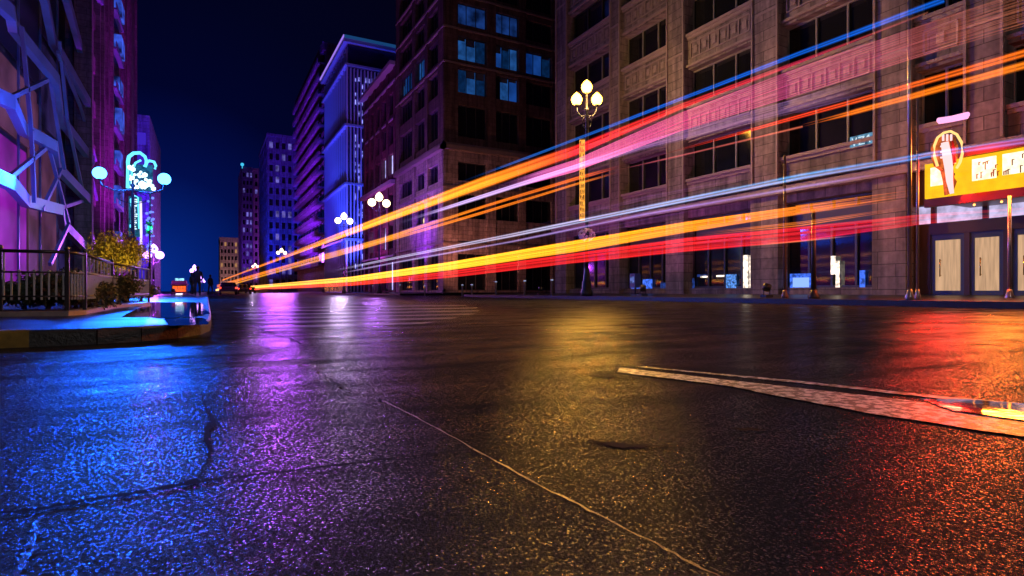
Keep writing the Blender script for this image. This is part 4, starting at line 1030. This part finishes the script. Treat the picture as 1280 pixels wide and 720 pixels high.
# small lamp that lights the tree
ul = thing('uplight', 'small round spotlight in the planter below the yellow tree', 'spotlight', (p.x + .25, p.y - .95, .16))
bm = B(); add_lathe(bm, [(.05, 0), (.06, .04), (.05, .1)], 10); obj('housing', bm, iron, ul)
for i, (px, d, rad, lab) in enumerate(((30, 7.5, (.5, .3, .26), 'dark shrub behind the fence, second from the left edge'), (84, 7.5, (.4, .3, .28), 'dark shrub touching the fence just left of its corner post'), (112, 8.2, (.35, .3, .22), 'dark shrub behind the fence, nearest the fence corner'), (134, 9.9, (.45, .4, .25), 'dark shrub directly under the yellow tree'), (160, 12.6, (.5, .4, .26), 'dark shrub right of the yellow tree'), (148, 9.9, (.45, .3, .30), 'dark dense shrub behind the bend of the planter fence'), (95, 8.0, (.5, .3, .30), 'dark dense shrub just behind the fence corner post'), (176, 13.4, (.4, .4, .22), 'dark shrub at the far end of the planter fence'),
                                       (60, 7.6, (.6, .35, .19), 'dark low shrub behind the middle of the fence'), (-10, 7.4, (.6, .35, .2), 'dark low shrub behind the fence at the left edge'))):
    q_ = at(px, d); shrub((q_.x, q_.y, .16), rad, 1800, .03, dg, lab, 20 + i, 5, group='dark shrubs in the planter bed')
# ------------------------------------------------------------------ far end of the street
p = at(224, 62)
kio = thing('kiosk', 'small orange lit kiosk with a cyan roof sign at the end of the left pavement', 'kiosk', (p.x, p.y, .12))
bm = B(); add_box(bm, -1.1, 1.1, .06, 2, 0, 2.2); add_box(bm, -1.3, 1.3, -.3, 2, 1.5, 1.62); obj('body', bm, mat('dark kiosk panel', (.08, .03, .03), .5), kio)
bm = B(); add_box(bm, -.95, .95, 0, .05, .35, 1.3); obj('lit_window', bm, glow('orange lit window', (1.0, .13, .015), 1.3, (2, .7, 1.3)), kio)
bm = B()
for x in (-.3, .1, .5): add_box(bm, x, x + .08, -.06, -.005, .75, 1.3)
obj('mullion', bm, iron, kio)
bm = B(); add_box(bm, -.6, .7, .3, .4, 1.9, 2.6); obj('roof_sign', bm, glow('pale cyan sign', (.3, .8, 1.0), 1.4, (2, .4, 1.4)), kio)
kio.scale = (.65, .65, .65)
light('kiosk_light', 'AREA', (0, -.3, .5), (.75, .7, 1.0), 60, kio, 1.0, target=(0, -6, -.2))

def make_car(label, col):
    t = thing('parked_car', label, 'car', group='cars at the far end of the street')
    bm = B()
    prof = [(-2.1, .35), (-2.15, .75), (-2.0, .95), (-1.35, 1.0), (-.9, 1.42), (.55, 1.45), (1.25, 1.0), (1.95, .88), (2.15, .7), (2.12, .35)]
    w = .86
    A = [bm.verts.new((-w * (.82 if z > 1.2 else 1), y, z)) for y, z in prof]; D_ = [bm.verts.new((w * (.82 if z > 1.2 else 1), y, z)) for y, z in prof]
    bm.faces.new(A); bm.faces.new(D_[::-1])
    for i in range(len(prof)): j = (i + 1) % len(prof); bm.faces.new((A[i], A[j], D_[j], D_[i]))
    bmesh.ops.bevel(bm, geom=list(bm.edges), offset=.05, segments=2, affect='EDGES'); obj('body', bm, mat('dark car paint', col, .25, coat=.8), t)
    bm = B(); v = [bm.verts.new(p) for p in ((-.66, -1.36, 1.02), (.66, -1.36, 1.02), (.6, -.95, 1.38), (-.6, -.95, 1.38))]; bm.faces.new(v); bmesh.ops.translate(bm, verts=bm.verts, vec=(0, -.03, .03)); obj('rear_window', bm, glass_dark, t)
    for sx in (-1, 1):
        for y in (-1.3, 1.3):
            bm = B(); add_bar(bm, (sx * .74, y, .32), (sx * .92, y, .32), .32, 18); wh = obj('wheel', bm, mat('tyre rubber', (.02, .02, .02), .7), t)
            bm = B(); add_bar(bm, (sx * .925, y, .32), (sx * .935, y, .32), .19, 12); obj('rim', bm, chrome, wh)
        bm = B(); add_box(bm, sx * .80 - .14, sx * .80 + .05 * 0 + .02, -2.20, -2.13, .68, .86); obj('tail_light', bm, glow('red tail light', (1.0, .04, .02), 5.0), t)
    return t
c1 = make_car('dark car with red tail lights stopped below the low pale block', (.03, .03, .035)); c1.location = (5.0, 95, 0)
c2 = copy_tree(c1); c2.location = (2.2, 74, 0); c2['label'] = 'dark car with red tail lights nearest the left kerb at the street end'
c3 = copy_tree(c1); c3.location = (8.0, 130, 0); c3['label'] = 'furthest dark car in the right hand lane before the distant towers'
# pedestrians waiting at the far crossing: tiny dark figures
def make_person(label, cols, seed):
    rnd = random.Random(seed); t = thing('person', label, 'person', group='people on the far crossing')
    def skinned(name, V_, E_, R_, m, par):
        me = bpy.data.meshes.new(name); me.from_pydata(V_, E_, []); o = bpy.data.objects.new(name, me); C.objects.link(o)
        me.materials.append(m); sk = o.modifiers.new('skin', 'SKIN'); sv = me.skin_vertices[0].data
        for i, r in enumerate(R_): sv[i].radius = (r, r)
        sv[0].use_root = True; s = o.modifiers.new('sub', 'SUBSURF'); s.levels = 2; s.render_levels = 2; o.parent = par; return o
    a = rnd.uniform(.08, .2)
    V_ = [(0, 0, .93), (0, 0, 1.15), (0, 0, 1.38), (0, 0, 1.50), (0, 0, 1.58), (0, -.01, 1.68),
          (-.10, 0, .88), (-.12, -a, .50), (-.12, -a * .6, .09), (-.12, -a * .6 - .16, .04), (.10, 0, .88), (.12, a * .6, .50), (.12, a, .09), (.12, a - .16, .04),
          (-.18, 0, 1.40), (-.25, .02, 1.12), (-.23, -.06, .88), (-.22, -.09, .80), (.18, 0, 1.40), (.25, .02, 1.12), (.23, -.06, .88), (.22, -.09, .80)]
    E_ = [(0, 1), (1, 2), (2, 3), (3, 4), (4, 5), (0, 6), (6, 7), (7, 8), (8, 9), (0, 10), (10, 11), (11, 12), (12, 13), (2, 14), (14, 15), (15, 16), (16, 17), (2, 18), (18, 19), (19, 20), (20, 21)]
    R_ = [.15, .15, .17, .07, .085, .085, .10, .07, .05, .04, .10, .07, .05, .04, .075, .055, .04, .035, .075, .055, .04, .035]
    skinned('body', V_, E_, R_, mat('dark clothes', cols, .8), t)
    bm = B(); bmesh.ops.create_uvsphere(bm, u_segments=14, v_segments=10, radius=.105, matrix=Matrix.Translation((0, .015, 1.70))); obj('hair', bm, mat('dark hair', (.02, .015, .012), .6), t)
    return t
P1 = make_person('person in dark coat walking on the far crossing, tallest of the dark figures', (.02, .02, .03), 1); p = at(247, 34); P1.location = (p.x, p.y, .12)
P2 = make_person('person in dark clothes at the kerb just right of the orange kiosk', (.02, .02, .03), 2); p = at(240, 46); P2.location = (p.x, p.y, .12); P2.rotation_euler.z = 1
P3 = make_person('person in dark clothes standing on the road where the light trails begin', (.02, .02, .03), 3); p = at(263, 52); P3.location = (p.x, p.y, .12 if p.x < .3 else 0); P3.rotation_euler.z = 2.4

# bollards on the far corner
bl = thing('bollard', 'short steel bollard with pale cap on the far pavement', 'bollard', group='bollards along the far kerb')
bm = B(); add_lathe(bm, [(.07, 0), (.06, .8), (.07, .82), (.07, .9), (.03, .94)], 12); obj('shaft', bm, mat('grey bollard', (.3, .3, .34), .35, .4), bl)
bm = B(); add_lathe(bm, [(.073, .83), (.073, .89)], 12); obj('band', bm, glow('pale glowing band', (.5, .6, 1.0), .6), bl)  # band glows by emission in place of light caught on the bollard
bpx = [531, 578, 590, 656, 500, 466, 620, 690]
for i, px in enumerate(bpx):
    b0 = bl if i == 0 else copy_tree(bl); y = on_x(px, 16.8)
    b0.location = (16.8, y, .16 if (y < 37 or y > 52) else 0)
for i, px in enumerate(bpx): pass
news = thing('newspaper_box', 'blue newspaper box on the pavement left of the stone building entrance', 'newspaper box')
bm = B(); add_box(bm, -.2, .2, -.22, .22, .35, 1.05); add_box(bm, -.2, .2, -.2, .22, 1.05, 1.12); obj('case', bm, mat('blue enamel', (.04, .08, .35), .3), news)
bm = B(); add_box(bm, -.03, .03, -.03, .03, 0, .35); add_box(bm, -.15, .15, -.15, .15, 0, .04); obj('leg', bm, iron, news)
bm = B(); add_box(bm, -.215, -.203, -.16, .16, .6, .95); obj('door_window', bm, glow('lit paper window', (.2, .3, .9), .5, (8, .3, 1.3)), news)
news.location = (20.6, on_x(794, 20.6), .24)

# ------------------------------------------------------------------ light trails: glowing lines of real size above the near lane
TM = bpy.data.materials.new('light trail'); TM.use_nodes = True
t_ = TM.node_tree
for n_ in list(t_.nodes): t_.nodes.remove(n_)
# pure light: it adds to what is behind it and blocks nothing
o_ = N(t_, 'ShaderNodeOutputMaterial'); ad_ = N(t_, 'ShaderNodeAddShader'); tr_n = N(t_, 'ShaderNodeBsdfTransparent'); em_ = N(t_, 'ShaderNodeEmission')
at_ = N(t_, 'ShaderNodeAttribute'); at_.attribute_name = 'Col'; t_.links.new(at_.outputs['Color'], em_.inputs['Color']); em_.inputs['Strength'].default_value = 0.62
t_.links.new(tr_n.outputs[0], ad_.inputs[0]); t_.links.new(em_.outputs[0], ad_.inputs[1]); t_.links.new(ad_.outputs[0], o_.inputs['Surface'])
LATERAL = 6.0
def trail_pt(px, py, z):
    d = F_PX * (z - H_EYE) / (HOR - py); a, b = ray(px); return Vector((a * d, b * d, z))
def lerp_pts(P, n):
    # interpolate in 1/d so the straight lines stay straight
    out = []
    for i in range(len(P) - 1):
        for k in range(n):
            f = k / n; out.append((P[i][0] + (P[i + 1][0] - P[i][0]) * f, P[i][1] + (P[i + 1][1] - P[i][1]) * f, i + f))
    out.append((P[-1][0], P[-1][1], len(P) - 1)); return out
def trail(label, top, bot, z, cols, n_str=6, fill=1.4, group='light trails over the near lane', seed=0, minr=.35, fade=(0, 0)):
    """top / bot: lower and upper edge of the band as the same number of stations; cols: emitted colour at each station"""
    rnd = random.Random(seed + 11)
    bm = B(); lay = bm.verts.layers.float_color.new('Col')
    T = lerp_pts(top, 10); Bt = lerp_pts(bot, 10)
    for s in range(n_str):
        g = (s + .5) / n_str; g2 = g + rnd.uniform(-.3, .3) / n_str if n_str > 1 else g
        k = rnd.uniform(.55, 1.25) if n_str > 2 else 1.0
        i0 = 0 if n_str < 4 or rnd.random() < .6 else rnd.randint(0, 4); i1 = len(T) if n_str < 4 or rnd.random() < .6 else len(T) - rnd.randint(0, 5)
        pts = []; rr = []; cc = []
        for i in range(i0, i1):
            px = T[i][0] * (1 - g2) + Bt[i][0] * g2; py = T[i][1] * (1 - g2) + Bt[i][1] * g2
            p = trail_pt(px, py, z)
            d = F_PX * (z - H_EYE) / (HOR - py)
            w = abs(Bt[i][1] - T[i][1]) / n_str * d / F_PX * fill / 2
            e = 1.0
            f = i / (len(T) - 1)
            if fade[0] and f < fade[0]: e = f / fade[0]
            if fade[1] and f > 1 - fade[1]: e = (1 - f) / fade[1]
            st_ = T[i][2]; j = min(int(st_), len(cols) - 2); ff = st_ - j
            c = [(cols[j][q_] * (1 - ff) + cols[j + 1][q_] * ff) * k for q_ in range(3)]
            if n_str > 3 or fade[0] or fade[1]:
                m_ = min(1, (i - i0 + .3) / 7 if (i0 or fade[0]) else 1, (i1 - 1 - i + .3) / 7 if (i1 < len(T) or fade[1]) else 1); e *= max(0, m_)
            e *= 1 + .12 * math.sin(i * .7 + s * 2.1 + seed)
            pts.append(p); rr.append(max(w, minr * d / F_PX) * max(.3, min(1, e))); cc.append([q_ * e for q_ in c])
        if n_str > 12: add_path(bm, pts, rr, 6, cc, lay)
        else:
            for fr_, fc_ in ((.45, .42), (.95, .36), (1.6, .16)): add_path(bm, pts, [q_ * fr_ for q_ in rr], 6, [[v_ * fc_ for v_ in q_] for q_ in cc], lay)
    o = obj('light_trail', bm, TM); tag(o, label, 'light trail', group); return o
OR = (1.0, .20, .012); ORY = (1.0, .36, .015); RD = (.80, .016, .018); BLU = (.004, .10, .60); CY = (.06, .34, .75); VI = (.26, .10, .42); WH = (.55, .48, .72)
trail('thin deep blue light trail, topmost of all', [(545, 238), (682, 187), (840, 126), (1000, 64), (1180, -4)], [(545, 240), (682, 190), (840, 130), (1000, 69), (1180, 3)], 3.1, [(.01, .04, .2), (.01, .10, .45), BLU, BLU, BLU], 2, .9, seed=1, fade=(.15, 0))
trail('broad orange light trail turning red, directly below the blue one', [(278, 349), (479, 270), (607, 221), (718, 183), (851, 130), (1000, 75), (1160, 14)], [(278, 351), (479, 279), (607, 234), (718, 195), (851, 137), (1000, 79), (1160, 17)], 2.9, [OR, (1.3, .42, .02), (1.3, .30, .015), RD, (.5, .02, .02), (.30, .015, .04), (.10, .03, .02)], 6, 1.5, seed=2)
trail('wide rose and violet light trail, a band of many faint strands', [(600, 238), (718, 200), (851, 141), (1000, 84), (1180, 22), (1290, -14)], [(600, 246), (718, 215), (851, 164), (1000, 118), (1180, 62), (1290, 30)], 2.7, [(.30, .10, .40), (.50, .07, .20), (.50, .05, .16), (.34, .04, .12), (.22, .05, .035), (.15, .045, .02)], 34, .75, seed=3, fade=(.12, 0))
trail('pale violet light trail along the bottom of the rose band', [(480, 283), (600, 244), (718, 206), (802, 177), (1000, 121), (1110, 88)], [(480, 286), (600, 249), (718, 212), (802, 188), (1000, 139), (1110, 112)], 2.6, [(.35, .25, .55), (.45, .30, .6), (.42, .22, .5), (.22, .10, .28), (.10, .05, .13), (.06, .03, .05)], 12, .8, seed=4, fade=(.12, .1))
trail('upper orange light trail of the pair that fades at the lamp banner', [(272, 356), (479, 297), (607, 256), (718, 222), (783, 204)], [(272, 359), (479, 301), (607, 259), (718, 226), (783, 208)], 2.35, [OR, ORY, OR, (.9, .14, .01), (.5, .04, .01)], 2, 1.0, seed=5, fade=(0, .05))
trail('lower orange light trail of the pair that fades at the lamp banner', [(272, 360), (440, 312), (607, 263), (718, 229.5), (783, 211)], [(272, 361), (440, 315), (607, 266), (718, 232), (783, 213)], 2.3, [ORY, ORY, OR, (.9, .2, .01), (.4, .05, .02)], 2, 1.0, seed=6, fade=(0, .05))
trail('thin bright red orange light trail rising to the right edge', [(796, 201.5), (1000, 143.5), (1150, 101), (1290, 60)], [(796, 203), (1000, 147.5), (1150, 107), (1290, 68)], 2.3, [(.6, .03, .02), (.9, .05, .015), (1, .13, .01), (1, .17, .008)], 2, 1.0, seed=7, fade=(.08, 0))
trail('thick orange light trail starting in front of the stone building', [(1002, 154.5), (1100, 128), (1200, 99), (1290, 74)], [(1002, 159.5), (1100, 134), (1200, 107), (1290, 83)], 2.2, [(1, .16, .01), (1, .20, .008), (1, .20, .008), (1, .22, .01)], 2, 1.0, seed=8, fade=(.04, 0))
trail('hair thin rose light trail leading into the thick orange one', [(745, 218), (870, 189), (1003, 157)], [(745, 219.5), (870, 191), (1003, 159.5)], 2.2, [(.3, .05, .1), (.45, .08, .08), (.6, .12, .06)], 1, .9, seed=9, fade=(.15, 0))
trail('white light trail turning cyan across the middle of the facade', [(380, 345.5), (500, 320), (640, 292), (808, 257.5), (1000, 218), (1166, 190), (1290, 171)], [(380, 347), (500, 322.5), (640, 296), (808, 262), (1000, 224), (1166, 196), (1290, 178)], 1.75, [(.3, .25, .5), (.5, .45, .7), WH, (.40, .50, .85), CY, (.05, .2, .6), (.12, .12, .4)], 2, 1.0, seed=10, fade=(.1, 0))
trail('thin lilac light trail just under the white and cyan one', [(400, 346), (500, 326), (640, 301), (808, 266), (1000, 232.5), (1166, 205)], [(400, 347.5), (500, 328), (640, 303), (808, 269), (1000, 235.5), (1166, 208)], 1.7, [(.3, .2, .5), (.4, .3, .6), (.3, .2, .5), (.25, .16, .5), (.16, .15, .45), (.2, .05, .2)], 1, 1.0, seed=11, fade=(.1, .1))
trail('faint plum light trail strands between the lilac line and the broad orange band', [(640, 287), (808, 243), (1000, 206)], [(640, 310), (808, 280), (1000, 246)], 1.7, [(.05, .02, .09), (.05, .02, .09), (.03, .012, .05)], 9, .3, seed=12, fade=(.2, .2))
trail('broad yellow orange light trail of the tail lamps', [(270, 361.6), (440, 346), (560, 328), (718, 301), (860, 277), (1000, 257.5), (1152, 238)], [(270, 364.3 - .8), (440, 352.5), (560, 338), (718, 315), (860, 290), (1000, 268), (1152, 247)], 1.25, [(1.3, .62, .12), (1.5, .66, .06), (1.5, .62, .03), (1.3, .42, .012), (1.1, .28, .01), (.7, .16, .012), (.22, .05, .01)], 12, 1.7, seed=13, fade=(0, .06))
trail('upper orange light trail streaks running on towards the marquee', [(995, 256), (1070, 246), (1152, 235)], [(995, 267), (1070, 256), (1152, 243)], 1.25, [(.55, .13, .012), (.5, .12, .012), (.28, .07, .01)], 3, .45, seed=14, fade=(0, .1))
trail('lower orange light trail streaks running on towards the marquee', [(860, 291), (1000, 276), (1152, 255)], [(860, 297), (1000, 284), (1152, 260)], 1.2, [(.8, .16, .01), (.75, .17, .02), (.5, .10, .02)], 3, .55, seed=15, fade=(.1, .1))
trail('broad red light trail, lowest of all', [(280, 364.2 - .9), (440, 353.5), (560, 339), (718, 316.5), (860, 297), (1000, 283.5), (1150, 268), (1290, 259)], [(280, 364.2 - .5), (440, 357), (560, 347.5), (718, 329), (860, 314.5), (1000, 302), (1150, 281), (1290, 267)], 1.1, [(1, .10, .05), (1, .05, .015), RD, RD, RD, (.62, .01, .02), (.40, .008, .015), (.16, .006, .008)], 10, 1.25, seed=16)
trail('thin salmon light trail edging the bottom of the red band', [(905, 309.5), (1000, 300.5), (1100, 290.5)], [(905, 311), (1000, 302.5), (1100, 292)], 1.05, [(.3, .03, .02), (.6, .2, .08), (.25, .08, .04)], 1, .9, seed=17, fade=(.2, .3))
